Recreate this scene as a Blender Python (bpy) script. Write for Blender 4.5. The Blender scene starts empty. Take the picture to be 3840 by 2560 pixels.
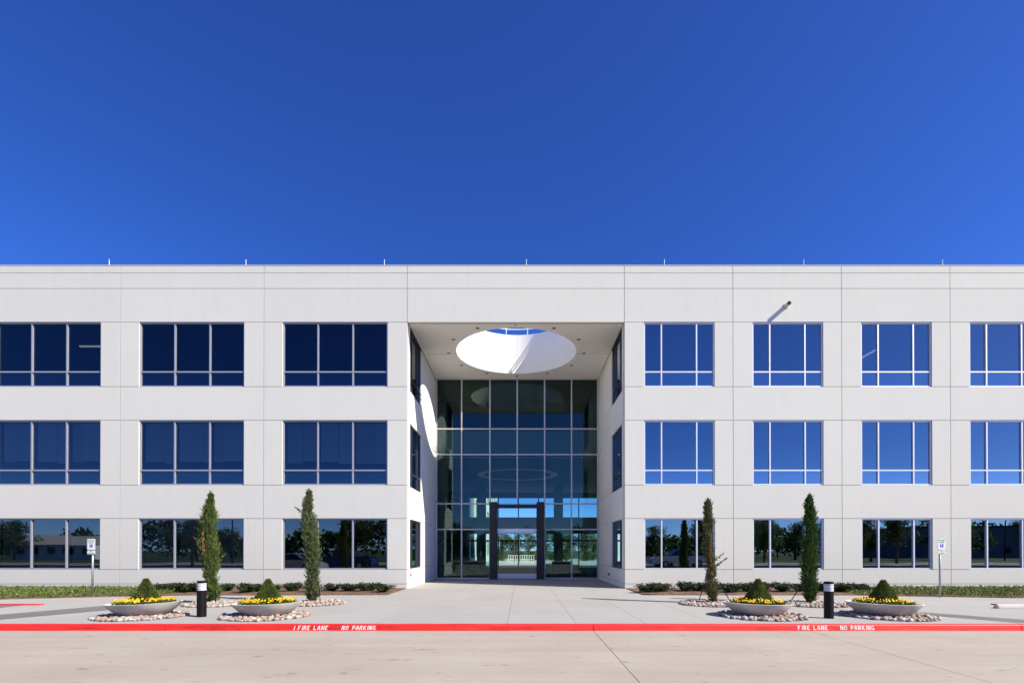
import bpy, math, random
from mathutils import Vector, Matrix
R = math.radians
sc = bpy.context.scene
COL = sc.collection

# ------------------------------------------------------------------ helpers
class MB:
    """collects vertices and faces, then links them as one mesh object"""
    def __init__(s):
        s.v = []; s.f = []; s.m = []
    def quad(s, a, b, c, d, mi=0):
        n = len(s.v); s.v += [tuple(a), tuple(b), tuple(c), tuple(d)]; s.f.append((n, n+1, n+2, n+3)); s.m.append(mi)
    def poly(s, pts, mi=0):
        n = len(s.v); s.v += [tuple(p) for p in pts]; s.f.append(tuple(range(n, n+len(pts)))); s.m.append(mi)
    def box(s, x0, x1, y0, y1, z0, z1, mi=0):
        if x0 > x1: x0, x1 = x1, x0
        if y0 > y1: y0, y1 = y1, y0
        n = len(s.v)
        s.v += [(x0,y0,z0),(x1,y0,z0),(x1,y1,z0),(x0,y1,z0),(x0,y0,z1),(x1,y0,z1),(x1,y1,z1),(x0,y1,z1)]
        for f in ((0,3,2,1),(4,5,6,7),(0,1,5,4),(1,2,6,5),(2,3,7,6),(3,0,4,7)):
            s.f.append(tuple(n+i for i in f)); s.m.append(mi)
    def tube(s, pts, rad, n=8, mi=0, caps=True):
        pts = [Vector(p) for p in pts]
        if not isinstance(rad, (list, tuple)): rad = [rad]*len(pts)
        base = len(s.v); up = None
        for i, p in enumerate(pts):
            t = (pts[min(i+1, len(pts)-1)] - pts[max(i-1, 0)]).normalized()
            if up is None:
                up = Vector((0,0,1)) if abs(t.z) < .9 else Vector((1,0,0))
            a = t.cross(up).normalized(); b = a.cross(t).normalized(); up = b
            for k in range(n):
                w = 2*math.pi*k/n
                s.v.append(tuple(p + (a*math.cos(w) + b*math.sin(w))*rad[i]))
        for i in range(len(pts)-1):
            for k in range(n):
                s.f.append((base+i*n+k, base+i*n+(k+1)%n, base+(i+1)*n+(k+1)%n, base+(i+1)*n+k)); s.m.append(mi)
        if caps:
            s.f.append(tuple(base+k for k in range(n))[::-1]); s.m.append(mi)
            s.f.append(tuple(base+(len(pts)-1)*n+k for k in range(n))); s.m.append(mi)
    def lathe(s, prof, n=40, sx=1, sy=1, mi=0, cx=0, cy=0):
        base = len(s.v)
        for (r, z) in prof:
            for k in range(n):
                w = 2*math.pi*k/n
                s.v.append((cx+r*sx*math.cos(w), cy+r*sy*math.sin(w), z))
        for i in range(len(prof)-1):
            for k in range(n):
                s.f.append((base+i*n+k, base+i*n+(k+1)%n, base+(i+1)*n+(k+1)%n, base+(i+1)*n+k)); s.m.append(mi)
        s.f.append(tuple(base+k for k in range(n))[::-1]); s.m.append(mi)
        s.f.append(tuple(base+(len(prof)-1)*n+k for k in range(n))); s.m.append(mi)
    def mesh(s, name, mats, smooth=False):
        me = bpy.data.meshes.new(name)
        me.from_pydata(s.v, [], s.f)
        if not isinstance(mats, (list, tuple)): mats = [mats]
        for m in mats: me.materials.append(m)
        if len(mats) > 1: me.polygons.foreach_set('material_index', s.m)
        if smooth: me.polygons.foreach_set('use_smooth', [True]*len(s.f))
        me.update()
        return me
    def build(s, name, mats, parent=None, smooth=False, loc=None):
        o = bpy.data.objects.new(name, s.mesh(name, mats, smooth))
        COL.objects.link(o)
        if parent: o.parent = parent
        if loc: o.location = loc
        return o

def tag(o, label=None, cat=None, group=None, kind=None):
    if label: o['label'] = label
    if cat: o['category'] = cat
    if group: o['group'] = group
    if kind: o['kind'] = kind
    return o
def empty(name, loc=(0,0,0), rz=0):
    o = bpy.data.objects.new(name, None); COL.objects.link(o)
    o.location = loc; o.rotation_euler = (0,0,rz); o.empty_display_size = .2
    return o
def copy_tree(o, parent=None):
    c = o.copy(); COL.objects.link(c)
    if parent: c.parent = parent
    for ch in [q for q in bpy.data.objects if q.parent is o]: copy_tree(ch, c)
    return c
def ordinal(n):
    return ['first','second','third','fourth','fifth','sixth','seventh','eighth','ninth','tenth','eleventh','twelfth','thirteenth','fourteenth','fifteenth','sixteenth'][n]

# ------------------------------------------------------------------ materials
def nodes(name):
    m = bpy.data.materials.new(name); m.use_nodes = True
    nt = m.node_tree; nt.nodes.clear()
    out = nt.nodes.new('ShaderNodeOutputMaterial')
    return m, nt, out
def N(nt, t, **kw):
    n = nt.nodes.new(t)
    for k, v in kw.items():
        if k in n.inputs.keys(): n.inputs[k].default_value = v
        else: setattr(n, k, v)
    return n
def ramp(nt, stops):
    r = nt.nodes.new('ShaderNodeValToRGB')
    e = r.color_ramp.elements
    while len(e) < len(stops): e.new(.5)
    for i, (p, c) in enumerate(stops):
        e[i].position = p; e[i].color = (*c, 1) if len(c) == 3 else c
    return r
def coords(nt, scale=(1,1,1), which='Object'):
    tc = nt.nodes.new('ShaderNodeTexCoord'); mp = nt.nodes.new('ShaderNodeMapping')
    nt.links.new(tc.outputs[which], mp.inputs['Vector']); mp.inputs['Scale'].default_value = scale
    return mp.outputs[0]
def mixc(nt, fac, a, b, mode='MIX'):
    n = nt.nodes.new('ShaderNodeMix'); n.data_type = 'RGBA'; n.blend_type = mode
    for s, v in ((0, fac), (6, a), (7, b)):
        if hasattr(v, 'links'): nt.links.new(v, n.inputs[s])
        else: n.inputs[s].default_value = v if s == 0 else (*v, 1)
    return n.outputs[2]
def plain(name, col, rough=.6, metal=0, spec=.5, noise=.0, nscale=8, bump=0, bscale=60):
    m, nt, out = nodes(name)
    b = N(nt, 'ShaderNodeBsdfPrincipled', Roughness=rough, Metallic=metal)
    b.inputs['Base Color'].default_value = (*col, 1)
    b.inputs['Specular IOR Level'].default_value = spec
    if noise:
        v = coords(nt)
        t = N(nt, 'ShaderNodeTexNoise', Scale=nscale, Detail=6); nt.links.new(v, t.inputs['Vector'])
        r = ramp(nt, [(.25, tuple(c*(1-noise) for c in col)), (.75, tuple(min(1, c*(1+noise)) for c in col))])
        nt.links.new(t.outputs[0], r.inputs[0]); nt.links.new(r.outputs[0], b.inputs['Base Color'])
    if bump:
        v = coords(nt)
        t = N(nt, 'ShaderNodeTexNoise', Scale=bscale, Detail=4); nt.links.new(v, t.inputs['Vector'])
        bp = N(nt, 'ShaderNodeBump', Strength=bump, Distance=.01); nt.links.new(t.outputs[0], bp.inputs['Height']); nt.links.new(bp.outputs[0], b.inputs['Normal'])
    nt.links.new(b.outputs[0], out.inputs[0])
    return m
def concrete(name, col, var=.08, streak=(1,1,1), spots=0, rough=.85, warm=None, big=.35, isl=0, drip=0):
    m, nt, out = nodes(name)
    b = N(nt, 'ShaderNodeBsdfPrincipled', Roughness=rough); b.inputs['Specular IOR Level'].default_value = .25
    v = coords(nt)
    t1 = N(nt, 'ShaderNodeTexNoise', Scale=big, Detail=5, Roughness=.6); nt.links.new(v, t1.inputs['Vector'])
    r1 = ramp(nt, [(.3, tuple(c*(1-var) for c in col)), (.7, warm or tuple(min(1, c*(1+var)) for c in col))])
    nt.links.new(t1.outputs[0], r1.inputs[0])
    v2 = coords(nt, streak)
    t2 = N(nt, 'ShaderNodeTexNoise', Scale=5, Detail=8, Roughness=.7); nt.links.new(v2, t2.inputs['Vector'])
    r2 = ramp(nt, [(.3, (1-var*1.3,)*3), (.7, (1+var*.4,)*3)]); nt.links.new(t2.outputs[0], r2.inputs[0])
    c = mixc(nt, 1, r1.outputs[0], r2.outputs[0], 'MULTIPLY')
    t3 = N(nt, 'ShaderNodeTexNoise', Scale=140, Detail=3); nt.links.new(v, t3.inputs['Vector'])
    r3 = ramp(nt, [(.3, (.9,)*3), (.7, (1.04,)*3)]); nt.links.new(t3.outputs[0], r3.inputs[0])
    c = mixc(nt, 1, c, r3.outputs[0], 'MULTIPLY')
    if spots:
        t4 = N(nt, 'ShaderNodeTexNoise', Scale=3.2, Detail=7, Roughness=.72); nt.links.new(coords(nt, (.6,1.2,1)), t4.inputs['Vector'])
        r4 = ramp(nt, [(.615, (0,0,0)), (.67, (1,1,1))]); nt.links.new(t4.outputs[0], r4.inputs[0])
        mul = N(nt, 'ShaderNodeMath', operation='MULTIPLY'); mul.inputs[1].default_value = spots; nt.links.new(r4.outputs[0], mul.inputs[0])
        c = mixc(nt, mul.outputs[0], c, tuple(k*.35 for k in col))
        t7 = N(nt, 'ShaderNodeTexNoise', Scale=9, Detail=6, Roughness=.7); nt.links.new(coords(nt, (.5,1.4,1)), t7.inputs['Vector'])
        r7 = ramp(nt, [(.66, (0,0,0)), (.70, (.6,.6,.6))]); nt.links.new(t7.outputs[0], r7.inputs[0])
        c = mixc(nt, r7.outputs[0], c, tuple(k*.5 for k in col))
        # faint pale tyre sweeps
        t5 = N(nt, 'ShaderNodeTexNoise', Scale=1.1, Detail=4, Roughness=.6); nt.links.new(coords(nt, (.12,1.5,1)), t5.inputs['Vector'])
        r5 = ramp(nt, [(.40, (.95,.95,.95)), (.62, (1.03,1.03,1.03))]); nt.links.new(t5.outputs[0], r5.inputs[0])
        c = mixc(nt, 1, c, r5.outputs[0], 'MULTIPLY')
    if isl:
        ge = nt.nodes.new('ShaderNodeNewGeometry'); ri = ramp(nt, [(0, (1-isl,)*3), (1, (1+isl,)*3)])
        nt.links.new(ge.outputs['Random Per Island'], ri.inputs[0]); c = mixc(nt, 1, c, ri.outputs[0], 'MULTIPLY')
    if drip:      # rain streaks and grime
        t6 = N(nt, 'ShaderNodeTexNoise', Scale=2.2, Detail=7, Roughness=.65); nt.links.new(coords(nt, (1.6,1.6,.09)), t6.inputs['Vector'])
        r6 = ramp(nt, [(.34, (1-drip,1-drip*1.05,1-drip*1.15)), (.52, (1,1,1))]); nt.links.new(t6.outputs[0], r6.inputs[0])
        c = mixc(nt, 1, c, r6.outputs[0], 'MULTIPLY')
    nt.links.new(c, b.inputs['Base Color'])
    bp = N(nt, 'ShaderNodeBump', Strength=.25, Distance=.004); nt.links.new(t3.outputs[0], bp.inputs['Height']); nt.links.new(bp.outputs[0], b.inputs['Normal'])
    nt.links.new(b.outputs[0], out.inputs[0])
    return m
def glass(name, tint, refl, base, wav=.02, wscale=.6):
    """coated pane: a share of mirror reflection over a tinted see-through body"""
    m, nt, out = nodes(name)
    tr = nt.nodes.new('ShaderNodeBsdfTransparent'); tr.inputs[0].default_value = (*tint, 1)
    gl = N(nt, 'ShaderNodeBsdfGlossy', Roughness=0.0); gl.inputs[0].default_value = (*refl, 1)
    fr = N(nt, 'ShaderNodeFresnel', IOR=1.5)
    ma = N(nt, 'ShaderNodeMath', operation='MULTIPLY_ADD', use_clamp=True); ma.inputs[1].default_value = 1-base; ma.inputs[2].default_value = base
    nt.links.new(fr.outputs[0], ma.inputs[0])
    t = N(nt, 'ShaderNodeTexNoise', Scale=wscale, Detail=1); nt.links.new(coords(nt), t.inputs['Vector'])
    bp = N(nt, 'ShaderNodeBump', Strength=wav, Distance=.1); nt.links.new(t.outputs[0], bp.inputs['Height'])
    nt.links.new(bp.outputs[0], gl.inputs['Normal'])
    mx = nt.nodes.new('ShaderNodeMixShader')
    nt.links.new(ma.outputs[0], mx.inputs[0]); nt.links.new(tr.outputs[0], mx.inputs[1]); nt.links.new(gl.outputs[0], mx.inputs[2])
    nt.links.new(mx.outputs[0], out.inputs[0])
    return m
def leafy(name, c0, c1, c2, scale=5, transl=.3):
    m, nt, out = nodes(name)
    v = coords(nt)
    t = N(nt, 'ShaderNodeTexNoise', Scale=scale, Detail=5, Roughness=.7); nt.links.new(v, t.inputs['Vector'])
    r = ramp(nt, [(.3, c0), (.5, c1), (.72, c2)]); nt.links.new(t.outputs[0], r.inputs[0])
    d = N(nt, 'ShaderNodeBsdfPrincipled', Roughness=.6); d.inputs['Specular IOR Level'].default_value = .25
    nt.links.new(r.outputs[0], d.inputs['Base Color'])
    tl = nt.nodes.new('ShaderNodeBsdfTranslucent'); nt.links.new(r.outputs[0], tl.inputs[0])
    mx = nt.nodes.new('ShaderNodeMixShader'); mx.inputs[0].default_value = transl
    nt.links.new(d.outputs[0], mx.inputs[1]); nt.links.new(tl.outputs[0], mx.inputs[2]); nt.links.new(mx.outputs[0], out.inputs[0])
    return m
def emit(name, col, st):
    m, nt, out = nodes(name); e = N(nt, 'ShaderNodeEmission', Strength=st); e.inputs[0].default_value = (*col, 1)
    nt.links.new(e.outputs[0], out.inputs[0]); return m

M = {}
M['wall'] = concrete('painted_panel', (.668,.658,.582), .014, (1,1,.3), big=.25, isl=.012, drip=.02)
M['joint'] = plain('joint_sealant', (.48,.46,.44), .9)
M['soffit'] = plain('soffit_plaster', (.90,.87,.82), .9, noise=.03, nscale=1.5)
M['rwall'] = concrete('recess_panel', (.86,.85,.80), .02, (1,1,.3), big=.25, isl=.01)
M['white'] = plain('white_plaster', (.80,.80,.78), .9, noise=.015, nscale=2)
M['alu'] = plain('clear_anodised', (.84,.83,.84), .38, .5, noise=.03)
M['alu_shaded'] = plain('shaded_anodised', (.36,.37,.43), .45, .25, noise=.03)  # same aluminium, darkened: the left wing's weaker sun glint put into the colour
M['alucw'] = plain('curtain_wall_anodised', (.56,.54,.56), .45, .3, noise=.03)
M['darkalu'] = plain('dark_bronze_frame', (.10,.10,.13), .4, .6)
M['steel'] = plain('brushed_steel', (.62,.60,.62), .3, .9, noise=.05)
M['bronze'] = plain('dark_portal_metal', (.022,.020,.021), .5, .2, noise=.15, nscale=3)
M['win'] = glass('blue_coated_glass', (.13,.17,.22), (.76,.93,1.0), .24, .012)
M['winleft6'] = glass('dim_sky_glass_top', (.10,.14,.18), (.62,.84,1.0), .03, .012)  # left wing: reflection cut per row to imitate a darker mirrored sky
M['winleft4'] = glass('dim_sky_glass_mid', (.34,.42,.47), (.66,.86,1.0), .055, .012)
M['winleft2'] = glass('dim_sky_glass_ground', (.22,.27,.28), (.78,.9,1.0), .12, .014)  # same glass, dimmed less for the brighter sky mirrored at ground level
M['lowleft6'] = glass('dim_sky_low_pane_top', (.10,.14,.18), (.66,.86,1.0), .075, .012)  # lower panes: reflection raised above the upper ones to lighten the row
M['lowleft4'] = glass('dim_sky_low_pane_mid', (.2,.26,.30), (.68,.87,1.0), .095, .012)
M['lowwin'] = glass('blue_low_pane_glass', (.13,.17,.22), (.78,.93,1.0), .33, .012)  # right wing lower panes, given more reflection so the row is lighter
M['lobbyglass'] = glass('green_clear_glass', (.50,.73,.70), (.58,.84,.76), .04, .006)
M['sideglass'] = glass('side_glass', (.13,.16,.18), (.85,.95,1.0), .10, .01)
M['clear'] = glass('clear_glass', (.80,.93,.91), (.95,1,1), .03, .004)
M['plaza'] = concrete('broomed_concrete', (.375,.365,.345), .05, (.5,3,1), big=.3, isl=.02)
M['road'] = concrete('drive_concrete', (.395,.342,.285), .045, (.6,2.0,1), .6, warm=(.41,.37,.32), big=.45, isl=.012)
M['gutter'] = concrete('grey_strip', (.17,.165,.16), .12, (1,6,1))
M['bedjoint'] = plain('slab_joint', (.15,.14,.13), .9)
M['mulch'] = concrete('bark_mulch', (.20,.12,.08), .5, (4,4,4), big=3)
M['lawn'] = concrete('lawn', (.055,.085,.022), .4, (3,3,3), big=.4, rough=.95)
M['lot'] = concrete('parking_concrete', (.33,.31,.28), .1, (1,1,1), big=.2)
M['black'] = plain('black_enamel', (.006,.005,.006), .5, spec=.2)
M['lens'] = plain('frosted_lens', (.75,.75,.78), .35, noise=.02)
M['louvre'] = plain('pale_louvre', (.82,.82,.84), .4, .2)
M['bowl'] = concrete('cast_bowl', (.60,.56,.495), .12, (1,1,1), big=2.2)
M['soil'] = plain('soil', (.035,.024,.016), .95, noise=.4, nscale=30)
M['galv'] = plain('galvanised_post', (.42,.42,.42), .5, .7, noise=.1, nscale=20)
M['signwhite'] = plain('sign_white', (.78,.78,.76), .5)
M['signgreen'] = plain('sign_green', (.05,.26,.14), .5)
M['signgrey'] = plain('sign_border', (.22,.27,.24), .5)
M['signblue'] = plain('sign_blue', (.02,.07,.62), .5)
def worn_white():
    m, nt, out = nodes('worn_white_paint'); b = N(nt, 'ShaderNodeBsdfPrincipled', Roughness=.7)
    t = N(nt, 'ShaderNodeTexNoise', Scale=26, Detail=6, Roughness=.75); nt.links.new(coords(nt), t.inputs['Vector'])
    rr_ = ramp(nt, [(.33, (.74,.25,.2)), (.42, (.78,.70,.70)), (.6, (.82,.80,.80))]); nt.links.new(t.outputs[0], rr_.inputs[0])
    nt.links.new(rr_.outputs[0], b.inputs['Base Color']); nt.links.new(b.outputs[0], out.inputs[0]); return m
M['letter'] = worn_white()
M['blind'] = None
M['carpet'] = plain('office_carpet', (.06,.06,.065), .95)
M['ceil'] = plain('ceiling_tile', (.42,.42,.42), .9)
M['inner'] = plain('inner_wall', (.24,.24,.24), .9)
M['lobbyfloor'] = plain('lobby_stone', (.13,.125,.11), .9, spec=.0, noise=.1, nscale=2)
M['dark'] = plain('dark_upholstery', (.03,.035,.04), .7)
M['bark'] = plain('bark', (.12,.075,.045), .9, noise=.4, nscale=20)
M['rust'] = plain('brown_deadwood', (.36,.15,.06), .9, noise=.4, nscale=15)
M['roof'] = plain('roof_membrane', (.55,.55,.53), .9)
M['tarmac'] = plain('tarmac', (.06,.06,.06), .9)
M['rubber'] = plain('tyre_rubber', (.015,.015,.015), .8)
M['pole'] = plain('dark_lamp_pole', (.03,.03,.03), .5)
def red_paint():
    m, nt, out = nodes('red_kerb_paint')
    b = N(nt, 'ShaderNodeBsdfPrincipled', Roughness=.55)
    v = coords(nt, (.8,6,9))
    t = N(nt, 'ShaderNodeTexNoise', Scale=1.6, Detail=7, Roughness=.65); nt.links.new(v, t.inputs['Vector'])
    r = ramp(nt, [(.30, (.26,.012,.01)), (.46, (.70,.018,.012)), (.62, (.80,.03,.02)), (.72, (.66,.10,.08))]); nt.links.new(t.outputs[0], r.inputs[0])
    t2 = N(nt, 'ShaderNodeTexNoise', Scale=11, Detail=6, Roughness=.8); nt.links.new(coords(nt, (1,1,1)), t2.inputs['Vector'])
    r2 = ramp(nt, [(.70, (0,0,0)), (.74, (.6,.6,.6))]); nt.links.new(t2.outputs[0], r2.inputs[0])
    c = mixc(nt, r2.outputs[0], r.outputs[0], (.55,.42,.36))
    nt.links.new(c, b.inputs['Base Color']); nt.links.new(b.outputs[0], out.inputs[0]); return m
M['red'] = red_paint()
def blind_mat():
    m, nt, out = nodes('venetian_blind')
    b = N(nt, 'ShaderNodeBsdfPrincipled', Roughness=.7)
    w = N(nt, 'ShaderNodeTexWave', Scale=5.2, wave_type='BANDS', bands_direction='Z'); nt.links.new(coords(nt), w.inputs['Vector'])
    r = ramp(nt, [(.2, (.56,.60,.62)), (.6, (.86,.88,.88))]); nt.links.new(w.outputs[0], r.inputs[0])
    ge = nt.nodes.new('ShaderNodeNewGeometry'); ri = ramp(nt, [(0, (.72,)*3), (1, (1,)*3)]); nt.links.new(ge.outputs['Random Per Island'], ri.inputs[0])
    cc = mixc(nt, 1, r.outputs[0], ri.outputs[0], 'MULTIPLY')
    nt.links.new(cc, b.inputs['Base Color']); nt.links.new(b.outputs[0], out.inputs[0]); return m
M['blind'] = blind_mat()
M['cyp_a'] = leafy('cypress_olive', (.045,.08,.016), (.11,.155,.04), (.22,.25,.085), 7)
M['cyp_b'] = leafy('cypress_grey_olive', (.055,.08,.027), (.125,.155,.058), (.225,.24,.11), 7)
M['cyp_c'] = leafy('cypress_thin_brownish', (.075,.085,.03), (.13,.14,.055), (.22,.19,.09), 4)
M['cyp_d'] = leafy('cypress_deep_green', (.03,.062,.014), (.052,.10,.022), (.09,.15,.04), 6)
M['topiary'] = leafy('topiary_green', (.06,.095,.018), (.12,.165,.035), (.20,.24,.07), 12)
M['shrub'] = leafy('shrub_leaf', (.016,.034,.010), (.034,.058,.018), (.08,.095,.04), 9, .2)
M['pansyleaf'] = leafy('pansy_leaf', (.045,.11,.015), (.08,.17,.03), (.13,.24,.05), 20)
M['petal'] = leafy('yellow_petal', (.80,.36,.005), (.90,.52,.01), (.92,.62,.03), 9, .25)
M['cover'] = leafy('ground_cover_leaf', (.05,.09,.018), (.12,.17,.04), (.26,.25,.08), 3, .25)
M['tree'] = leafy('tree_leaf', (.03,.06,.012), (.065,.105,.022), (.12,.16,.04), .8, .3)
M['bronzeleaf'] = leafy('new_growth', (.10,.05,.03), (.14,.08,.04), (.2,.14,.06), 9, .2)
STONE = [plain('river_stone_'+n, tuple(q*.64 for q in c), .75, noise=.22, nscale=14) for n, c in (('pink', (.55,.38,.31)), ('cream', (.60,.50,.41)), ('grey', (.36,.34,.33)), ('white', (.66,.62,.57)), ('tan', (.46,.33,.24)))]

# ------------------------------------------------------------------ camera, sun, sky
K = .018                     # metres per (2352-wide) photo pixel on the facade plane
F = 1189.0; D = F*K          # camera to facade
EYE = 1.6; HX, HY = 1197.0, 1262.0
cam = bpy.data.cameras.new('camera'); co = bpy.data.objects.new('camera', cam); COL.objects.link(co); sc.camera = co
PITCH = .0055
cam.sensor_width = 36; cam.sensor_fit = 'HORIZONTAL'; cam.lens = F/2352*36
co.location = (0, -D, EYE); co.rotation_euler = (R(90)+PITCH, 0, 0)
cam.shift_x = -(HX-1176)/2352; cam.shift_y = (HY-784-F*math.tan(PITCH))/2352
cam.clip_start = .1; cam.clip_end = 3000
def gx(px, dep): return (px-HX)*dep/F
def gnd(px, py, z=0):        # photo point lying on height z -> world x, y
    dep = (EYE-z)*F/(py-HY)
    return gx(px, dep), dep-D
SUN = Vector((-1, .441, -.875))
sun = bpy.data.lights.new('sun', 'SUN'); so = bpy.data.objects.new('sun', sun); COL.objects.link(so)
sun.energy = 4.6; sun.angle = R(.5); sun.color = (1, .925, .77)
so.rotation_euler = SUN.to_track_quat('-Z', 'Y').to_euler(); so.location = (40, -30, 40)
w = bpy.data.worlds.new('World'); sc.world = w; w.use_nodes = True
nt = w.node_tree; bg = nt.nodes['Background']
sk = nt.nodes.new('ShaderNodeTexSky'); sk.sky_type = 'NISHITA'; sk.sun_disc = False
sk.sun_elevation = math.asin(-SUN.normalized().z); sk.sun_rotation = math.atan2(1, -.441)
sk.air_density = .6; sk.dust_density = .25; sk.ozone_density = 10
gm = nt.nodes.new('ShaderNodeHueSaturation'); gm.inputs['Hue'].default_value = .515; gm.inputs['Saturation'].default_value = 1.115
nt.links.new(sk.outputs[0], gm.inputs['Color']); nt.links.new(gm.outputs[0], bg.inputs[0]); bg.inputs[1].default_value = .129
sc.view_settings.view_transform = 'Standard'; sc.view_settings.look = 'None'; sc.view_settings.exposure = .85; sc.view_settings.gamma = 1
sc.render.engine = 'CYCLES'
sc.cycles.max_bounces = 10; sc.cycles.diffuse_bounces = 8; sc.cycles.transparent_max_bounces = 16; sc.cycles.caustics_reflective = False

# ------------------------------------------------------------------ facade layout
XL, XR = -4.72, 4.28         # entrance recess
YB = D/3                     # curtain wall plane
ZJ = [-.12, .196, .79, 2.896, 4.28, 6.96, 8.35, 11.03, 12.42, 13.07, 13.37]
WROW = {2: None, 4: 4.90, 6: 8.98}      # rows that carry windows -> transom height
WROW[4] = 1.6+(HY-1079)*K; WROW[6] = 1.6+(HY-852)*K
G = .011                     # half joint
TH = .22
bld = empty('office_building')
tag(bld, 'white three storey office block with square windows and glazed entrance recess', 'building')

def window(o, name_parent, u0, u1, z0, z1, mull, transom, place, frame_m, glass_m, blind=0, low=None):
    """place(u, v, z): u along the wall, v depth into it"""
    def pb(mb, a0, a1, v0, v1, b0, b1):
        p = place(a0, v0, b0); q = place(a1, v1, b1)
        mb.box(min(p[0],q[0]), max(p[0],q[0]), min(p[1],q[1]), max(p[1],q[1]), b0, b1)
    t = .056; v0, v1 = .05, .17
    f = MB()
    e = .004
    pb(f, u0+e, u0+t, v0, v1, z0+e, z1-e); pb(f, u1-t, u1-e, v0, v1, z0+e, z1-e)
    pb(f, u0+t, u1-t, v0, v1, z0+e, z0+t); pb(f, u0+t, u1-t, v0, v1, z1-t, z1-e)
    edges = [u0+t] + [m for m in mull] + [u1-t]
    for m in mull: pb(f, m-t/2, m+t/2, v0-.002, v1, z0+t, z1-t)
    if transom:
        us = [u0+t] + sum(([m-t/2, m+t/2] for m in mull), []) + [u1-t]
        for a, b in zip(us[::2], us[1::2]): pb(f, a, b, v0, v1, transom-t/2, transom+t/2)
    fr = f.build('window', frame_m, name_parent)
    g = MB(); vg = .105
    us = [u0+t] + sum(([m-t/2, m+t/2] for m in mull), []) + [u1-t]
    for a, b in zip(us[::2], us[1::2]):
        for c, d in (((z0+t, transom-t/2), (transom+t/2, z1-t)) if transom else ((z0+t, z1-t),)):
            k = random.uniform(-.0016, .0016); kz = random.uniform(-.0012, .0012)   # panes never sit dead true
            g.quad(place(a, vg-k, c), place(b, vg+k, c), place(b, vg+k+kz, d), place(a, vg-k+kz, d), 1 if (low and transom and d < transom) else 0)
    g.build('glass_pane', [glass_m, low] if (low and transom) else glass_m, fr)
    if blind:
        bl = MB()
        for a, b in zip(us[::2], us[1::2]):
            m_ = a+(b-a)*random.uniform(.25, .75)
            for a_, b_ in ((a+.02, m_-.008), (m_+.008, b-.02)):
                d = min(blind*(z1-z0)*random.uniform(.95, 1.03), z1-z0-2*t); v_ = random.uniform(.26, .30)
                pb(bl, a_, b_, v_, v_+.012, z1-t-d, z1-t)
        bl.build('window_blind', M['blind'], fr)
    return fr

def panels(name, bays, place, u_wins, parent, rows=ZJ, thick=TH, mat='wall'):
    """precast skin: bays = list of (u0,u1); u_wins[i] = window span or None"""
    mb = MB(); bk = MB()
    def pb(m, a0, a1, v0, v1, b0, b1):
        p = place(a0, v0, b0); q = place(a1, v1, b1)
        m.box(min(p[0],q[0]), max(p[0],q[0]), min(p[1],q[1]), max(p[1],q[1]), b0, b1)
    for (a, b), wn in zip(bays, u_wins):
        for r in range(len(rows)-1):
            z0, z1 = rows[r]+(0 if r == 0 else G), rows[r+1]-(0 if r == len(rows)-2 else G)
            if wn and r in WROW:
                spans = [(a+G, wn[0]), (wn[1], b-G)]
                for s0, s1 in spans:
                    pb(mb, s0, s1, 0, thick, z0, z1)
                    pb(bk, s0-(G if s0 == a+G else -.001), s1+(G if s1 == b-G else -.001), .022, thick-.004, rows[r], rows[r+1])
            else:
                pb(mb, a+G, b-G, 0, thick, z0, z1)
                pb(bk, a, b, .022, thick-.004, rows[r], rows[r+1]-.003)
    w = mb.build(name, M[mat], parent)
    bk.build('panel_joint', M['joint'], w)
    return w
random.seed(3)
front = lambda u, v, z: (u, v, z)
# left wing
NL = 5
bays, wins = [], []
for i in range(NL):
    xr = XL-5.94*i; bays.append((xr-5.94, xr)); wins.append((xr-5.17, xr-.81))
panels('facade_wall', bays, front, wins, bld)
for i, (a, b) in enumerate(wins):
    w3 = (b-a)/3
    for r, tz in WROW.items():
        window(None, bld, a, b, ZJ[r], ZJ[r+1], (a+w3, a+2*w3), tz, front, M['alu_shaded'], M['winleft%d' % r], blind={4: .62, 2: 1.0 if i >= 1 else 0}.get(r, 0), low=M.get('lowleft%d' % r))
# right wing
NR = 7
bays, wins = [], []
for i in range(NR):
    xl = XR+4.5*i; bays.append((xl, xl+4.5)); wins.append((xl+.81, xl+3.74))
panels('facade_wall', bays, front, wins, bld)
for i, (a, b) in enumerate(wins):
    for r, tz in WROW.items():
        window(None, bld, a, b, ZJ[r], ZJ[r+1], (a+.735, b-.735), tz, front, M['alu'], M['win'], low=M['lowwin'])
XE0, XE1 = XL-5.94*NL, XR+4.5*NR
# entrance recess side walls
lside = lambda u, v, z: (XL-v, u, z)
rside = lambda u, v, z: (XR+v, u, z)
for pl in (lside, rside):
    panels('recess_wall', [(TH+.002, 3.52), (3.52, YB+.1)], pl, [(.56, 3.08), None], bld, rows=ZJ[:8], mat='rwall')
    for r, tz in WROW.items():
        window(None, bld, .56, 3.08, ZJ[r], ZJ[r+1], (1.2, 2.44), tz, pl, M['darkalu'], M['sideglass'])
# fascia beam over the entrance
mb = MB(); bk = MB()
rows = ZJ[7:]
for r in range(len(rows)-1):
    z0, z1 = rows[r]+(G if r else 0), rows[r+1]-(G if r < len(rows)-2 else 0)
    mb.box(XL+G, XR-G, 0, TH, z0, z1)
bk.box(XL, XR, .024, TH-.004, rows[0]+.02, rows[-1]-.003)
fa = mb.build('fascia_beam', M['wall'], bld); bk.build('panel_joint', M['joint'], fa)

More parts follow.
